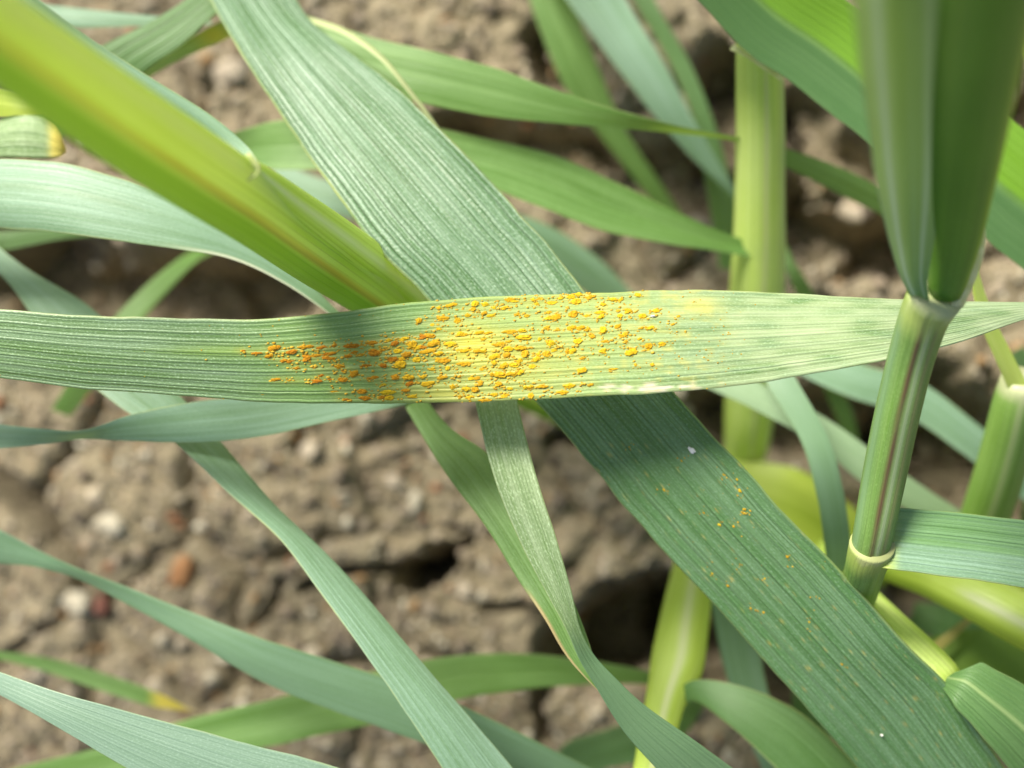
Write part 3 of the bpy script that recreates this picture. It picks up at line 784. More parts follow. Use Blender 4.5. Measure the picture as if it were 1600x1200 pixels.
# left wide leaf; lower margin tint: pale edge plus a highlight put into the colour
Fs = [(-160, 262, -160, 350, 22.6, -0.12), (0, 248, 0, 355, 22.2, -0.12), (100, 257, 92, 364, 22.0, -0.12), (205, 284, 180, 375, 21.9, -0.12), (300, 322, 275, 388, 21.9, -0.12), (390, 368, 365, 406, 22.0, -0.12), (460, 420, 445, 443, 22.1, -0.12), (525, 484, 516, 490, 22.3, -0.12), (580, 540, 575, 543, 22.8, 0)]
def f_tint(pu, pv, x, y):
    return blend(T0(pu), (0.72, 0.74, 0.55), 0.9 * sm(x, 0.88, 0.97) * sm(pu, 230, 380))
ribbon('wheat_leaf', Fs, M_BLUE, 'wide pale blue green leaf with a white lower margin, behind the bright left stem', veins=16, camber=0.10, seg=0.1, tint=f_tint)
Gs = [(-120, 215, -120, 275, 18.6, 0), (0, 190, 0, 246, 18.2, 0.0), (45, 180, 40, 247, 18.1, 0), (75, 190, 72, 247, 18.1, 0), (95, 210, 94, 244, 18.1, 0), (102, 228, 102, 238, 18.15, 0)]
ribbon('wheat_leaf', Gs, M_PALE, 'short curled leaf end with yellow tip touching the bright left stem', veins=9, ridge=0.02, camber=0.25, seg=0.08, tint=tip_tint(70, 104, (0.66, 0.56, 0.12), (0.60, 0.36, 0.06)))
ribbon('wheat_leaf', [(-100, 120, -100, 170, 19, 0), (0, 140, 0, 182, 18.6, 0), (30, 150, 25, 180, 18.5, 0), (60, 165, 55, 180, 18.5, 0), (80, 176, 80, 180, 18.6, 0)], M_YEL, 'yellow green scrap of leaf above the curled leaf end', veins=8, seg=0.1)

# top left
Hs = [(420, -110, 440, -60, 24.2, 0.0), (355, -65, 375, -5, 24.1, -0.2), (300, -8, 330, 30, 24.0, -0.3), (235, 33, 285, 72, 24.0, -0.3), (150, 76, 226, 112, 24.1, -0.2), (70, 130, 160, 170, 24.4, 0), (0, 190, 70, 230, 24.8, 0)]
ribbon('wheat_leaf', Hs, M_DARK, 'dark striped leaf meeting the crossing leaf at its upper end', veins=12, ridge=0.02, camber=0.12, seg=0.1)
ribbon('wheat_leaf', [(420, 5, 425, 25, 25.0, 0), (335, 38, 345, 66, 24.6, 0.2), (285, 68, 290, 90, 24.4, 0.2), (226, 108, 232, 122, 24.4, 0.2), (160, 160, 170, 172, 24.8, 0)], M_PALE,
       'pale narrow leaf edge with yellow patch under the dark striped leaf', veins=6, seg=0.1, tint=lambda pu, pv, x, y: blend(T0(pu), (0.62, 0.52, 0.06), 0.9 * blob(pu, pv, 335, 55, 28, 20)))
ribbon('wheat_leaf', [(-60, -20, -60, 25, 25.4, 0), (40, 3, 50, 40, 25.2, 0), (130, 14, 130, 43, 25.0, 0), (230, 24, 230, 40, 25.0, 0), (330, 32, 330, 38, 25.2, 0)], M_BLUE, 'pale blurred leaf lying level above the bright left stem', veins=10, seg=0.12)
# leaves of the top centre
Js = [(400, -20, 380, 40, 25.0, 0.0), (490, 28, 470, 110, 24.6, 0), (580, 58, 570, 140, 24.3, 0), (680, 82, 672, 163, 24.0, 0.05), (780, 108, 772, 182, 23.9, 0.1), (880, 145, 872, 192, 23.9, 0.15), (980, 176, 976, 200, 24.0, 0.2), (1070, 198, 1070, 209, 24.2, 0.2), (1160, 214, 1160, 224, 24.5, 0.15), (1240, 236, 1230, 262, 25.0, 0), (1330, 270, 1315, 305, 25.4, 0), (1420, 315, 1400, 345, 26, 0)]
ribbon('wheat_leaf', Js, M_GREEN, 'broad green leaf narrowing to a point of light at the tall pale stem', veins=14, camber=0.08, fold=0.06, seg=0.1)
ribbon('wheat_leaf', [(420, 12, 418, 20, 24.6, -0.1), (490, 29, 488, 37, 24.0, -0.15), (545, 49, 541, 56, 23.5, -0.15), (600, 89, 595, 94, 23.1, -0.15), (640, 136, 634, 140, 22.9, -0.15), (688, 200, 681, 203, 22.9, -0.1), (720, 262, 714, 265, 23.1, -0.1)], M_YEL,
       'thin bright leaf seen edge-on, arching beside the crossing leaf', tint=lambda pu, pv, x, y: blend(T0(pu), (0.52, 0.58, 0.34), 0.75 + 0 * pu), veins=5, seg=0.08, camber=0.3)
ribbon('wheat_leaf', [(800, -90, 865, -90, 29.6, 0), (828, 0, 893, 0, 29.4, 0), (878, 125, 932, 100, 29.4, 0), (932, 205, 975, 200, 29.6, 0), (1000, 290, 1035, 290, 30, 0), (1060, 370, 1085, 365, 30.6, 0)], M_GREEN, 'dull green leaf low over soil, leftmost of three pointing at the tall pale stem', veins=12, seg=0.12, camber=0.06)
ribbon('wheat_leaf', [(820, -90, 915, -110, 28.2, 0), (885, 0, 975, -5, 28.0, 0), (958, 98, 1032, 90, 27.8, 0), (1022, 180, 1085, 190, 27.7, 0), (1080, 245, 1118, 245, 27.8, 0), (1135, 298, 1155, 305, 28, 0), (1180, 345, 1190, 350, 28.4, 0)], M_BLUE, 'wide pale leaf over soil, middle of three pointing at the tall pale stem', veins=12, seg=0.12, camber=0.08)
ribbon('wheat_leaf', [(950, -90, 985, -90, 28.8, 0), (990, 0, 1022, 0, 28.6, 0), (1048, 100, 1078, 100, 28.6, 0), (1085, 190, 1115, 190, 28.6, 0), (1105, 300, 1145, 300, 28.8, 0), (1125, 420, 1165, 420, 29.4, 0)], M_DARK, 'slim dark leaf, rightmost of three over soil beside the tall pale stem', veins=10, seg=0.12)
ribbon('wheat_leaf', [(430, 250, 420, 285, 28.2, 0), (500, 278, 480, 320, 28.0, 0), (590, 300, 580, 350, 27.8, 0), (720, 320, 700, 370, 27.8, 0), (840, 345, 820, 395, 28, 0), (930, 400, 890, 440, 28.4, 0), (1010, 480, 970, 500, 29, 0)], M_BLUE, 'faint pale leaf close to the soil, passing under the crossing leaf', veins=12, seg=0.12)

# ------------------------------------------------------------------ stems with their blades
def root(u, v, r, z=-0.4):
    g = ground_at(u, v)
    return [(g[0], g[1], z, r)]

# E: the bright stem from the upper left
pE = plant('wheat_shoot', 'bright yellow green shoot leaning in from the upper left, casting shade on the rusted leaf', None)
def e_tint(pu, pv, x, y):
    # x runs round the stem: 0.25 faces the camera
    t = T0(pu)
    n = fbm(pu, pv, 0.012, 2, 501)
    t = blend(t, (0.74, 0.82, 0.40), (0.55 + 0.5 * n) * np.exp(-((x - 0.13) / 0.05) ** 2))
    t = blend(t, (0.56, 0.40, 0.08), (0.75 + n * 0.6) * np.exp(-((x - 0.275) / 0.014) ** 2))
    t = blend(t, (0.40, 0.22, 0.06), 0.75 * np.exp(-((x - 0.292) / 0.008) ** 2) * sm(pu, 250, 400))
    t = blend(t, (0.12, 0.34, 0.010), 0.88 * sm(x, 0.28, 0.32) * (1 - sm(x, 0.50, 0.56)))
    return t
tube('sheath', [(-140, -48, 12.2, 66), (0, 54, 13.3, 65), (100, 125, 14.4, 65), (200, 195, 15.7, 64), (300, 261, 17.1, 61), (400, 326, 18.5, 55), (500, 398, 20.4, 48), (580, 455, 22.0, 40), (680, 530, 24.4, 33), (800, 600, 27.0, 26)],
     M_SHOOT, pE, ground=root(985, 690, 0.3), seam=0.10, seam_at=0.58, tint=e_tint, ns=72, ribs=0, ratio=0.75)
def e2_tint(pu, pv, x, y):
    return blend(T0(pu), (0.88, 0.92, 0.72), 0.95 * np.exp(-((x - 0.185) / 0.03) ** 2))  # white streak: a specular highlight painted into the tint
tube('sheath', [(372, 250, 17.7, 12), (402, 276, 18.1, 22), (450, 318, 18.9, 31), (530, 381, 20.7, 38), (590, 428, 22.2, 40), (630, 460, 23.0, 40), (690, 508, 24.2, 36), (790, 575, 26.0, 30)],
     M_SHOOT, pE, ground=root(975, 670, 0.34), tint=e2_tint, ns=48)
ribbon('ligule', [(384, 240, 390, 236, 17.6, 0), (391, 250, 402, 247, 17.55, 0.1), (398, 261, 409, 259, 17.5, 0.1), (399, 268, 405, 269, 17.45, 0), (392, 275, 395, 278, 17.4, 0), (386, 281, 387, 283, 17.4, 0)], M_COL, parent=pE, veins=3, seg=0.02, wav=0.015, camber=0.0, th=0.002)
ribbon('leaf_blade', [(408, 262, 396, 266, 18.7, 0), (392, 235, 375, 245, 18.9, 0), (335, 185, 310, 205, 19.0, 0.1), (240, 125, 225, 160, 19.0, 0.1), (140, 60, 120, 110, 18.9, 0.1), (20, -30, 0, 30, 18.5, 0)], M_BLUE, parent=pE, veins=10, seg=0.1)

# D: ribbed stem on the right, close to the camera
pD = plant('wheat_shoot', 'tall stem with brown streak in front of the right end of the rusted leaf', None)
def d_tint(pu, pv, x, y):
    t = T0(pu)
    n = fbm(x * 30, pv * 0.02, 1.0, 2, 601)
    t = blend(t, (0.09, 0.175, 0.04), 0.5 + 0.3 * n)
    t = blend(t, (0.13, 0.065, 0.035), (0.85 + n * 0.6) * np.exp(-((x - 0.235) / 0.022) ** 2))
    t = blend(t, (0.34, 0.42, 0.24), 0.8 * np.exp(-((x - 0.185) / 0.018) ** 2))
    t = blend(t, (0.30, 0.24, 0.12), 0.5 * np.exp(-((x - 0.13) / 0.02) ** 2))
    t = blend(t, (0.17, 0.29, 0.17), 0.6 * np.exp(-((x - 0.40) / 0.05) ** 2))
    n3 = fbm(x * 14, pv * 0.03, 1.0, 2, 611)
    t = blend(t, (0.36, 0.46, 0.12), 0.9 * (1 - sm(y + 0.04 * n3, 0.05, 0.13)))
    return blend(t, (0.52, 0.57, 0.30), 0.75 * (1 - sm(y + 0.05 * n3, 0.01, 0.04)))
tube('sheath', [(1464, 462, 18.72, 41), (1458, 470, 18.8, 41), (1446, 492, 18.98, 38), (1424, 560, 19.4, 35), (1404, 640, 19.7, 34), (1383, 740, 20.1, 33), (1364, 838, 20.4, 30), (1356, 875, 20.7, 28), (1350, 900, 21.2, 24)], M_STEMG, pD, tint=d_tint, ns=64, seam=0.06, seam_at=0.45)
def rim_tint(pu, pv, x, y):
    n = fbm(x * 14, pv * 0.03, 1.0, 2, 621)
    t = blend(T0(pu), (0.36, 0.46, 0.10), 0.9 * (1 - sm(y + 0.015 * n, 0.012, 0.045)))
    return blend(t, (0.42, 0.45, 0.20), 0.8 * (1 - sm(y + 0.02 * n, 0.003, 0.014)))
tube('sheath', [(1363, 850, 20.42, 35), (1361, 858, 20.5, 35), (1356, 874, 20.7, 33), (1350, 895, 21.2, 31), (1336, 938, 22.4, 30), (1322, 975, 24.0, 28)], M_STEMG, pD, ground=root(1290, 900, 0.28), ns=40, tint=rim_tint, seg=0.05)
tube('culm', [(1478, 455, 18.75, 27), (1490, 380, 18.2, 40), (1505, 270, 17.0, 52), (1520, 160, 15.6, 62), (1535, 60, 14.2, 71), (1552, -40, 12.9, 80), (1570, -140, 11.8, 88)], M_STEMD, pD, ns=48,
     tint=lambda pu, pv, x, y: blend(blend(T0(pu), (0.34, 0.50, 0.03), 0.85 * np.exp(-((x - 0.04) / 0.05) ** 2)), (0.34, 0.50, 0.03), 0.85 * np.exp(-((x - 0.98) / 0.05) ** 2)))  # yellow green rim: light glowing through the edge, painted into the tint

ribbon('auricle', [(1480, 490, 1505, 478, 18.75, 0), (1492, 462, 1522, 440, 18.6, 0), (1500, 430, 1535, 405, 18.45, 0), (1512, 395, 1540, 375, 18.3, 0), (1528, 365, 1540, 352, 18.2, 0)], M_LIG, parent=pD, veins=5, seg=0.06, camber=0.25)
ribbon('auricle', [(1420, 462, 1440, 475, 18.8, 0), (1414, 440, 1436, 452, 18.6, 0), (1420, 415, 1440, 425, 18.45, 0), (1432, 385, 1444, 388, 18.3, 0)], M_YEL, parent=pD, veins=5, seg=0.06, camber=0.25)
ribbon('leaf_blade', [(1425, 462, 1455, 478, 18.7, 0), (1406, 430, 1448, 440, 18.4, 0.1), (1388, 380, 1452, 385, 17.9, 0.3), (1370, 310, 1462, 310, 17.2, 0.4), (1352, 220, 1470, 215, 16.2, 0.5), (1338, 110, 1476, 100, 15.0, 0.5), (1325, 0, 1482, -10, 13.8, 0.5), (1312, -120, 1486, -130, 12.6, 0.4)],
       M_BLUE, parent=pD, veins=16, seg=0.1, camber=0.02, fold=0.25, tint=lambda pu, pv, x, y: blend(blend(T0(pu), (0.12, 0.26, 0.05), 0.6 * sm(x, 0.3, 0.5)), (0.50, 0.62, 0.50), 0.6 * np.exp(-((x - 0.24) / 0.06) ** 2) + 0.4 * np.exp(-((x - 0.78) / 0.05) ** 2)))  # whitish stripes: sheen on the blade, painted as colour
ribbon('leaf_blade', [(1345, 822, 1340, 872, 20.75, 0.0), (1388, 798, 1372, 887, 20.5, -0.2), (1450, 799, 1445, 898, 20.45, -0.3), (1530, 806, 1528, 909, 20.5, -0.3), (1600, 814, 1598, 920, 20.6, -0.3), (1760, 838, 1755, 945, 21.0, -0.2)],
       M_BLUE, parent=pD, veins=16, ridge=0.014, seg=0.08, camber=0.0, fold=0.14, tint=lambda pu, pv, x, y: blend(blend(T0(pu), (0.13, 0.28, 0.06), 0.55 * (1 - sm(x, 0.5, 0.6))), (0.40, 0.50, 0.07), 0.9 * (1 - sm(pu, 1380, 1412))))



# K: the pale upright stem right of centre, with the folded blade L
pK = plant('wheat_shoot', 'upright pale green stem standing behind the rusted leaf, its blade folding away at the top', None)
def k_tint(pu, pv, x, y):
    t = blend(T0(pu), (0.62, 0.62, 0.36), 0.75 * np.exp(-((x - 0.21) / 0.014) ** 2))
    return blend(t, (0.42, 0.55, 0.36), 0.7 * np.exp(-((x - 0.05) / 0.05) ** 2))
tube('sheath', [(1184, 0, 23.7, 34), (1186, 70, 23.8, 36), (1187, 120, 24.0, 37), (1188, 200, 24.5, 38), (1187, 300, 25.2, 39), (1186, 390, 25.9, 41), (1182, 470, 26.6, 43), (1176, 580, 27.7, 42), (1168, 680, 29.0, 36)], M_STEMK, pK, ground=root(1160, 740, 0.36), tint=k_tint, ns=48)
ribbon('ligule', [(1146, 70, 1143, 80, 22.9, 0), (1154, 73, 1151, 84, 22.85, 0), (1168, 84, 1166, 92, 22.85, 0), (1186, 96, 1184, 104, 22.85, 0), (1206, 106, 1203, 116, 22.85, 0), (1222, 122, 1219, 126, 22.9, 0)], M_LIG, parent=pK, veins=3, seg=0.03, wav=0.05)
ribbon('leaf_blade', [(1190, 380, 1190, 405, 25.6, 0), (1140, 368, 1140, 396, 25.4, 0), (1050, 330, 1050, 382, 25.0, -0.1), (950, 282, 940, 362, 24.7, -0.2), (850, 240, 830, 320, 24.5, -0.2), (760, 218, 735, 285, 24.4, -0.2), (660, 200, 640, 275, 24.4, -0.2), (540, 190, 530, 268, 24.6, -0.1), (440, 190, 435, 266, 24.9, 0), (375, 205, 385, 262, 25.2, 0), (280, 240, 300, 270, 25.8, 0)],
       M_GREEN, parent=pK, veins=14, camber=0.0, fold=0.16, seg=0.1)
ribbon('leaf_blade', [(1120, -160, 1010, -70, 22.0, 0), (1200, -80, 1085, 0, 22.4, 0), (1265, -30, 1158, 78, 22.7, 0.1), (1340, 20, 1222, 122, 22.9, 0.1), (1420, 80, 1300, 185, 23.0, 0.1), (1500, 140, 1375, 245, 23.0, 0.1), (1570, 190, 1470, 325, 23.0, 0), (1640, 245, 1560, 400, 23.1, 0), (1750, 330, 1680, 500, 23.4, 0)],
       M_GREEN, parent=pK, veins=18, camber=0.0, fold=0.30, seg=0.1, tint=lambda pu, pv, x, y: blend(blend(T0(pu), (0.045, 0.120, 0.042), 0.7 * sm(x, 0.5, 0.56)), (0.20, 0.42, 0.02), 0.8 * (1 - sm(x, 0.44, 0.5))))  # sun through the upper half and the darker lower half, put into the tint
ribbon('wheat_leaf', [(1570, -60, 1640, -60, 24.5, 0), (1575, 20, 1620, 10, 24.5, 0), (1585, 70, 1640, 60, 24.5, 0), (1620, 120, 1690, 100, 24.6, 0), (1700, 190, 1760, 160, 25, 0)], M_YEL, 'pale yellow green leaf behind the tall stem at the upper right corner', veins=10, seg=0.12)

# P: stem at the right edge
pP = plant('wheat_shoot', 'green stem at the right with a thin blade rising from its white collar', None)
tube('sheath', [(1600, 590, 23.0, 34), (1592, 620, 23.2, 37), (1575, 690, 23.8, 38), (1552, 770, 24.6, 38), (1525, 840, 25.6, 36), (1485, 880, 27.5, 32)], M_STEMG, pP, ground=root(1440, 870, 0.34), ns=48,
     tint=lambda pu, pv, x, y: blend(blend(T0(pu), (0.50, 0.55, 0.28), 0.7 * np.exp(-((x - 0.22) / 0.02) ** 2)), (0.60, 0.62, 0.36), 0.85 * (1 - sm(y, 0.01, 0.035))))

ribbon('leaf_blade', [(1575, 605, 1610, 612, 22.85, 0), (1558, 565, 1585, 560, 22.6, 0.1), (1538, 515, 1558, 508, 22.4, 0.2), (1524, 465, 1538, 455, 22.3, 0.2), (1516, 420, 1526, 412, 22.3, 0.2), (1508, 360, 1512, 355, 22.4, 0)], M_STEM, parent=pP, veins=8, seg=0.1)
# leaves behind the right stem
ribbon('wheat_leaf', [(1180, 470, 1150, 500, 26.4, 0), (1260, 530, 1235, 575, 26.2, 0), (1350, 570, 1325, 620, 26.0, 0), (1440, 598, 1420, 650, 26.0, 0), (1530, 665, 1500, 705, 26.1, 0), (1600, 720, 1570, 760, 26.4, 0), (1700, 800, 1670, 830, 27, 0)], M_BLUE, 'muted blue green leaf behind the brown streaked stem, ending at the right stem', veins=12, seg=0.12)
ribbon('wheat_leaf', [(1040, 520, 1010, 550, 25.9, 0), (1130, 572, 1095, 600, 25.6, 0), (1215, 612, 1180, 640, 25.4, 0), (1300, 660, 1270, 690, 25.3, 0), (1390, 725, 1350, 755, 25.4, 0), (1480, 785, 1440, 810, 25.7, 0), (1580, 850, 1550, 875, 26.2, 0)], M_PALE, 'pale narrow leaf passing behind the brown streaked stem', veins=8, seg=0.12, tint=lambda pu, pv, x, y: blend(T0(pu), (0.27, 0.40, 0.25), 0.7 + 0 * pu))
ribbon('wheat_leaf', [(1130, 470, 1165, 460, 24.8, 0), (1170, 540, 1210, 530, 24.3, 0), (1202, 605, 1248, 600, 23.9, 0), (1252, 690, 1295, 685, 23.6, 0), (1276, 770, 1318, 765, 23.5, 0), (1288, 850, 1330, 850, 23.6, 0), (1300, 950, 1335, 945, 24.2, 0), (1320, 1050, 1340, 1045, 25, 0)], M_BLUE, 'smooth mid green leaf hanging down left of the brown streaked stem', veins=12, seg=0.12, tint=lambda pu, pv, x, y: blend(T0(pu), (0.11, 0.21, 0.09), 0.5 + 0 * pu))
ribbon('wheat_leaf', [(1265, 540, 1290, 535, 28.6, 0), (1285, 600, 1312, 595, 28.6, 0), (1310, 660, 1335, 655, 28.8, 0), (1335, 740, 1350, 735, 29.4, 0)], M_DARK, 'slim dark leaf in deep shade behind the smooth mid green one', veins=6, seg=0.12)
ribbon('wheat_leaf', [(1120, 700, 1100, 790, 29.4, 0), (1190, 722, 1175, 815, 28.8, 0), (1250, 735, 1225, 840, 28.6, 0), (1330, 790, 1300, 880, 28.8, 0), (1400, 860, 1380, 920, 29.3, 0)], M_YEL, 'broad yellow dying leaf low between the crossing leaf and the streaked stem', veins=10, seg=0.12)

ribbon('wheat_leaf', [(1215, 380, 1226, 376, 27.4, 0), (1224, 412, 1240, 406, 27.2, 0), (1242, 455, 1264, 446, 27.1, 0), (1272, 520, 1298, 510, 27.2, 0), (1310, 590, 1332, 582, 27.6, 0)], M_GREEN, 'thin leaf just right of the upright pale stem, sinking behind the rusted leaf', veins=8, seg=0.12)
ribbon('wheat_leaf', [(1500, 860, 1490, 900, 25.8, 0), (1560, 880, 1545, 925, 25.6, 0), (1620, 915, 1600, 960, 25.5, 0), (1700, 970, 1680, 1010, 25.8, 0)], M_YEL, 'yellow green leaf squeezed between the ribbed blade and the glossy streaked stem', veins=8, seg=0.12)
ribbon('wheat_leaf', [(1560, 560, 1600, 540, 27.5, 0), (1590, 640, 1640, 620, 27.3, 0), (1600, 740, 1650, 730, 27.3, 0), (1590, 840, 1640, 845, 27.6, 0)], M_DARK, 'dark leaf in shade behind the right stem with the thin blade', veins=8, seg=0.12)
# Y: bright stem at the bottom
pY = plant('wheat_shoot', 'bright pale stem rising from under the crossing leaf near the bottom, blade at its collar', None)
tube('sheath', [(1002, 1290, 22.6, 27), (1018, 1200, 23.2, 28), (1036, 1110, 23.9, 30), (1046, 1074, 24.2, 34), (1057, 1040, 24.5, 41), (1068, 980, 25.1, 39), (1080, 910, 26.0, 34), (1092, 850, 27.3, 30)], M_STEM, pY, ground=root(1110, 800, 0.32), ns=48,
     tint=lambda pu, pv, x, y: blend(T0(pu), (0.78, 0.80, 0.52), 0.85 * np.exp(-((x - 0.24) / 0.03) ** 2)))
ribbon('leaf_blade', [(1060, 1075, 1062, 1100, 24.0, 0), (1085, 1063, 1085, 1095, 23.8, 0), (1150, 1070, 1135, 1130, 23.5, -0.1), (1232, 1102, 1190, 1178, 23.3, -0.1), (1310, 1165, 1250, 1240, 23.2, 0), (1380, 1250, 1310, 1320, 23.3, 0)], M_DARK, parent=pY, veins=12, seg=0.1, camber=0.1)
ribbon('wheat_leaf', [(1080, 800, 1140, 790, 26.0, 0), (1100, 880, 1165, 880, 25.7, 0), (1112, 945, 1182, 985, 25.5, 0), (1130, 1040, 1196, 1060, 25.4, 0), (1160, 1125, 1212, 1125, 25.5, 0), (1195, 1210, 1235, 1205, 25.8, 0), (1240, 1300, 1270, 1290, 26.2, 0)], M_BLUE, 'pale green leaf hanging beside the bright lower stem, under the crossing leaf', veins=12, seg=0.12)
ribbon('wheat_leaf', [(1230, 980, 1290, 960, 27.5, 0), (1240, 1060, 1310, 1050, 27.3, 0), (1230, 1130, 1300, 1150, 27.3, 0), (1190, 1220, 1250, 1240, 27.6, 0)], M_DARK, 'dark leaf in shade under the lower crossing leaf', veins=10, seg=0.12)

# U and W: bright stems of the lower right
pU = plant('wheat_shoot', 'thick yellow green stem beside the lower crossing leaf, with a short ribbed blade', None)
tube('sheath', [(1478, 1076, 21.95, 34), (1468, 1066, 22.0, 38), (1425, 1024, 22.3, 39), (1381, 983, 22.7, 38), (1345, 945, 23.3, 35), (1320, 910, 24.4, 32)], M_SHOOT, pU, ground=root(1290, 850, 0.32), ns=48)
ribbon('leaf_blade', [(1468, 1072, 1490, 1044, 21.5, 0.0), (1474, 1082, 1504, 1038, 21.35, 0.0), (1488, 1098, 1528, 1031, 21.2, 0.1), (1520, 1131, 1562, 1048, 21.1, 0.1), (1552, 1166, 1602, 1070, 21.1, 0.1), (1592, 1212, 1652, 1106, 21.2, 0), (1680, 1310, 1740, 1200, 21.7, 0)], M_GREEN, parent=pU, veins=16, ridge=0.014, seg=0.06, camber=0.0, fold=-0.38,
       tint=lambda pu, pv, x, y: blend(blend(T0(pu), (0.085, 0.18, 0.065), 0.6 + 0 * pu), (0.30, 0.42, 0.16), 0.8 * np.exp(-((x - 0.5) / 0.035) ** 2)))
pW = plant('wheat_shoot', 'yellow green stem with white glossy streak, running to the right below the ribbed blade', None)
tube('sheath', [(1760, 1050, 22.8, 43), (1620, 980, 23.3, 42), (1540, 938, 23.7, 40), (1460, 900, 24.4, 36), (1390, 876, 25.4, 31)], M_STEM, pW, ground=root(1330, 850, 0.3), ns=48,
     tint=lambda pu, pv, x, y: blend(blend(T0(pu), (0.80, 0.82, 0.62), 0.85 * np.exp(-((x - 0.27) / 0.03) ** 2) * sm(pu, 1480, 1530)), (0.10, 0.20, 0.02), 0.6 * sm(x, 0.33, 0.4) * (1 - sm(x, 0.6, 0.66))))  # the white streak is a highlight put into the stem colour
ribbon('wheat_leaf', [(1430, 940, 1420, 980, 28, 0), (1470, 945, 1470, 1000, 27.8, 0), (1530, 970, 1520, 1020, 27.8, 0), (1600, 1020, 1590, 1060, 28, 0)], M_DARK, 'blurred dark leaf behind the glossy streaked stem', veins=10, seg=0.12)
ribbon('wheat_leaf', [(1440, 1030, 1446, 1040, 25.4, 0), (1456, 1008, 1466, 1020, 25.2, 0), (1485, 984, 1494, 995, 25.1, 0), (1512, 964, 1517, 973, 25.2, 0), (1545, 940, 1548, 944, 25.5, 0)], M_YEL, 'thin dry tan strip of leaf under the glossy streaked stem', veins=4, seg=0.1, tint=lambda pu, pv, x, y: blend(T0(pu), (0.42, 0.32, 0.12), 0.75 + 0 * pu))
ribbon('wheat_leaf', [(1440, 1000, 1430, 1060, 26, 0), (1500, 985, 1500, 1065, 25.6, 0), (1560, 985, 1560, 1080, 25.5, 0), (1630, 1005, 1620, 1100, 25.5, 0), (1720, 1060, 1700, 1130, 25.8, 0)], M_GREEN, 'broad olive green leaf behind the short ribbed blade', veins=10, seg=0.12, tint=lambda pu, pv, x, y: blend(T0(pu), (0.15, 0.25, 0.02), 0.75 + 0 * pu))

# ------------------------------------------------------------------ rust
PUST, PUST2 = [], []
for k in range(12):
    V, Fc = ico(4)
    r = np.random.default_rng(900 + k)
    # a lumpy mound: a few lobes, each covered in small heaps of spores
    lob = 0.55 + 0.25 * np.sin(V @ r.normal(0, 1.6, 3) + r.random() * 6) + 0.15 * np.sin(V @ r.normal(0, 3.5, 3) + r.random() * 6)
    nub = np.zeros(len(V))
    for _ in range(70):
        d = nrm(r.normal(0, 1, 3)); nub = np.maximum(nub, np.clip(1 - np.arccos(np.clip(V @ d, -1, 1)) / r.uniform(0.16, 0.34), 0, 1) ** 0.7 * r.uniform(0.4, 1))
    Q = V * (lob + 0.30 * nub)[:, None]
    Q[:, 2] = np.maximum(Q[:, 2], -0.35)
    me = bpy.data.meshes.new('rust_pustule')
    me.from_pydata(Q.tolist(), [], Fc.tolist()); me.shade_smooth(); me.materials.append(M_RUST)
    PUST.append(me)
    me2 = me.copy(); me2.materials.clear(); me2.materials.append(M_RUST2); PUST2.append(me2)

def surface(key):
    top, Nn, T = LEAVES[key]
    pu, pv, _ = to_px(top)
    # true surface normals of the smooth blade: use coarse differences across the ridges
    dv = np.gradient(top, axis=0)
    k = 6
    du = np.roll(top, -k, 1) - np.roll(top, k, 1)
    du[:, :k] = top[:, 2 * k:2 * k + 1] - top[:, 0:1]; du[:, -k:] = top[:, -1:] - top[:, -2 * k - 1:-2 * k]
    N = nrm(np.cross(du, dv))
    N = np.where(((C_ - top) * N).sum(-1, keepdims=True) < 0, -N, N)
    return top, pu, pv, N, nrm(dv)
def place_pustules(parent, key, spots, limit=300):
    top, pu, pv, N, dv = surface(key)
    n = 0
    for u, v, w, h in spots:
        if n >= limit: break
        i = np.argmin((pu - u) ** 2 + (pv - v) ** 2)
        if (pu.flat[i] - u) ** 2 + (pv.flat[i] - v) ** 2 > 60: continue
        p, nn, t = top.reshape(-1, 3)[i], N.reshape(-1, 3)[i], dv.reshape(-1, 3)[i]
        t = nrm(t - nn * (t @ nn)); b = np.cross(nn, t)
        sx, sy = w * K * D0 / 2, h * K * D0 / 2
        sz = min(sx, sy) * random.uniform(0.38, 0.55)
        o = bpy.data.objects.new('rust_pustule', random.choice(PUST2 if random.random() < 1.0 - (u - 500) / 230 else PUST))
        COL.objects.link(o)
        q = p + nn * sz * 0.12 + t * random.uniform(-0.04, 0.04)
        f = random.choice((-1, 1))
        o.matrix_world = Matrix(((t[0] * sx * f, b[0] * sy * f, nn[0] * sz, q[0]), (t[1] * sx * f, b[1] * sy * f, nn[1] * sz, q[1]), (t[2] * sx * f, b[2] * sy * f, nn[2] * sz, q[2]), (0, 0, 0, 1)))
        mw = o.matrix_world.copy()
        o.parent = parent
        o.matrix_parent_inverse = Matrix.Identity(4)
        o.matrix_world = mw
        n += 1
    return n
spots = []
for u, v, w, h in PATCH:
    cols = max(1, round(w / 14)); rws = 2 if h >= 11 else 1
    if rws == 2 and cols == 1: rws = 1
    for r in range(rws):
        for c in range(cols):
            if rws == 2 and random.random() < 0.25: continue
            spots.append((u + w * ((c + 0.5) / cols - 0.5) + random.uniform(-1, 1), v + h * ((r + 0.5) / rws - 0.5) + random.uniform(-0.8, 0.8), (w / cols) * random.uniform(1.3, 1.65), (h / rws) * random.uniform(1.15, 1.5)))
spots.sort(key=lambda s: -s[2] * s[3])
nA = place_pustules(main_leaf, 'A', spots, 298)
print('pustules', len(spots), nA)
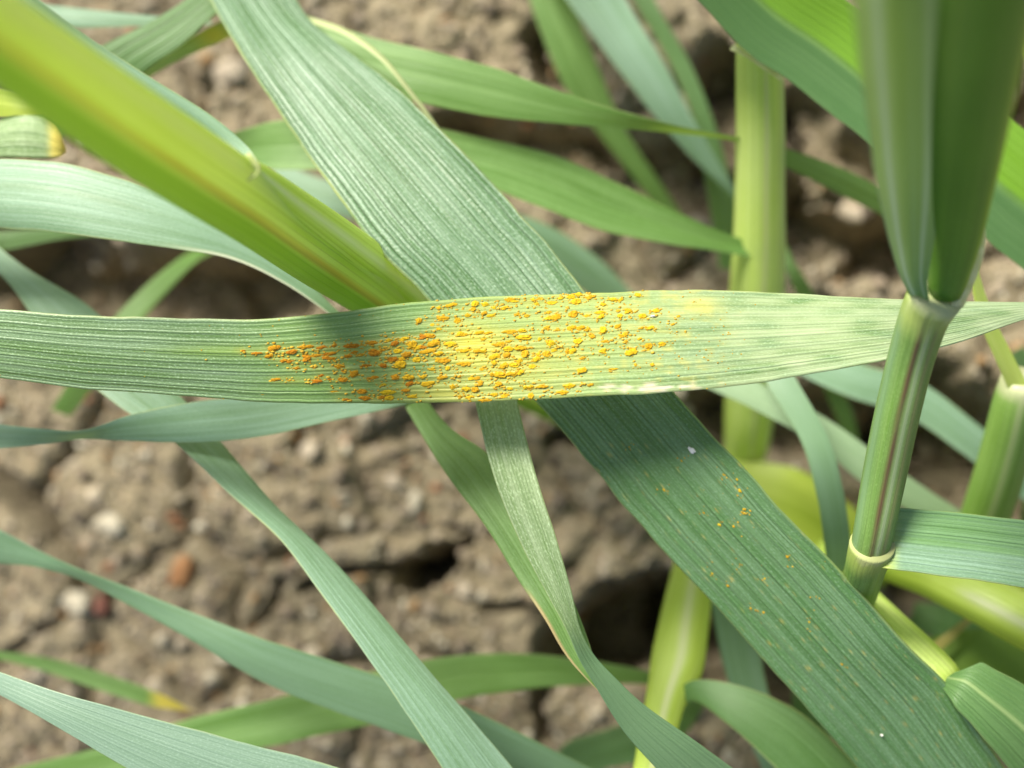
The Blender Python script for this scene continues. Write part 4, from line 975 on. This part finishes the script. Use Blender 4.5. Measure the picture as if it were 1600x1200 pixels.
bspots = [(1157, 771, 8, 7), (1164, 797, 8, 8), (1162, 802, 7, 6), (1151, 748, 5, 5), (1132, 744, 7, 6), (1123, 821, 9, 8), (1099, 803, 7, 6), (1145, 819, 6, 5), (1039, 768, 8, 6), (1230, 873, 7, 6), (1154, 881, 6, 6), (1136, 914, 8, 6), (1192, 957, 6, 5), (1174, 950, 5, 5), (1316, 1040, 8, 6), (1064, 716, 5, 4), (983, 698, 5, 5), (1112, 896, 5, 5), (1193, 905, 6, 8), (1266, 973, 5, 5), (1276, 935, 5, 4)]
place_pustules(cross_leaf, 'B', bspots)

def specks(parent, key, pts, name):
    """small heaps of spores, far too many to pick apart: one part of the blade"""
    top, pu, pv, N, dv = surface(key)
    V, Fc = ico(1)
    P = []
    for u, v, r in pts:
        i = np.argmin((pu - u) ** 2 + (pv - v) ** 2)
        if (pu.flat[i] - u) ** 2 + (pv.flat[i] - v) ** 2 > 25: continue
        p, nn, t = top.reshape(-1, 3)[i], N.reshape(-1, 3)[i], dv.reshape(-1, 3)[i]
        b = np.cross(nn, t)
        q = V * (1 + RNG.uniform(-0.3, 0.3, (len(V), 1)))
        P.append(p + t * random.uniform(-0.045, 0.045) + b * random.uniform(-0.012, 0.012) + r * (q[:, :1] * t * random.uniform(1, 1.8) + q[:, 1:2] * b + q[:, 2:] * nn * 0.6))
    me = bpy.data.meshes.new(name)
    me.from_pydata(np.concatenate(P).tolist(), [], (Fc[None] + (np.arange(len(P)) * len(V))[:, None, None]).reshape(-1, 3).tolist())
    me.shade_smooth(); me.materials.append(M_DUST)
    o = bpy.data.objects.new(name, me); COL.objects.link(o); o.parent = parent
    o['kind'] = 'stuff'
pts = []
for u, v, w, h in PATCH:
    for _ in range(int(3 + w * h / 16)):
        pts.append((random.gauss(u, w * 0.5 + 3), random.gauss(v, h * 0.45 + 1.5), random.uniform(0.007, 0.02)))
for _ in range(260):
    pts.append((random.gauss(740, 210), random.gauss(545, 42), random.uniform(0.005, 0.012)))
for _ in range(90):
    pts.append((random.gauss(1075, 50), random.gauss(520, 40), random.uniform(0.006, 0.014)))
specks(main_leaf, 'A', pts, 'rust_spore_dust')
specks(cross_leaf, 'B', [(random.gauss(u, 5), random.gauss(v, 5), random.uniform(0.006, 0.013)) for u, v, w, h in bspots for _ in range(5)] + [(random.gauss(1150, 80), random.gauss(830, 100), random.uniform(0.004, 0.008)) for _ in range(60)], 'rust_spore_dust')

# white flake on the crossing leaf
def flake(parent, key, u, v, a, b, rot, name):
    top, pu, pv, N, dv = surface(key)
    i = np.argmin((pu - u) ** 2 + (pv - v) ** 2)
    p, nn, t = top.reshape(-1, 3)[i], N.reshape(-1, 3)[i], dv.reshape(-1, 3)[i]
    bb = np.cross(nn, t)
    V, Fc = ico(2)
    r = np.random.default_rng(int(u))
    Q = V * (1 + 0.5 * np.sin(V @ r.normal(0, 4, 3)))[:, None]
    Q = p + nn * 0.02 + (Q[:, :1] * t * a + Q[:, 1:2] * bb * b + Q[:, 2:] * nn * 0.015)
    me = bpy.data.meshes.new(name); me.from_pydata(Q.tolist(), [], Fc.tolist()); me.materials.append(M_WHITE)
    o = bpy.data.objects.new(name, me); COL.objects.link(o)
    return o
tag(flake(None, 'B', 1080, 702, 0.06, 0.028, 0, 'white_flake'), 'small white flake stuck on the crossing leaf below the rusted leaf', 'flake')
tag(flake(None, 'B', 1377, 1144, 0.022, 0.016, 0, 'white_flake'), 'tiny white speck on the lower end of the crossing leaf', 'flake')
tag(flake(None, 'A', 1018, 495, 0.035, 0.014, 0, 'white_flake'), 'tiny white shed skin among the rust pustules', 'flake')
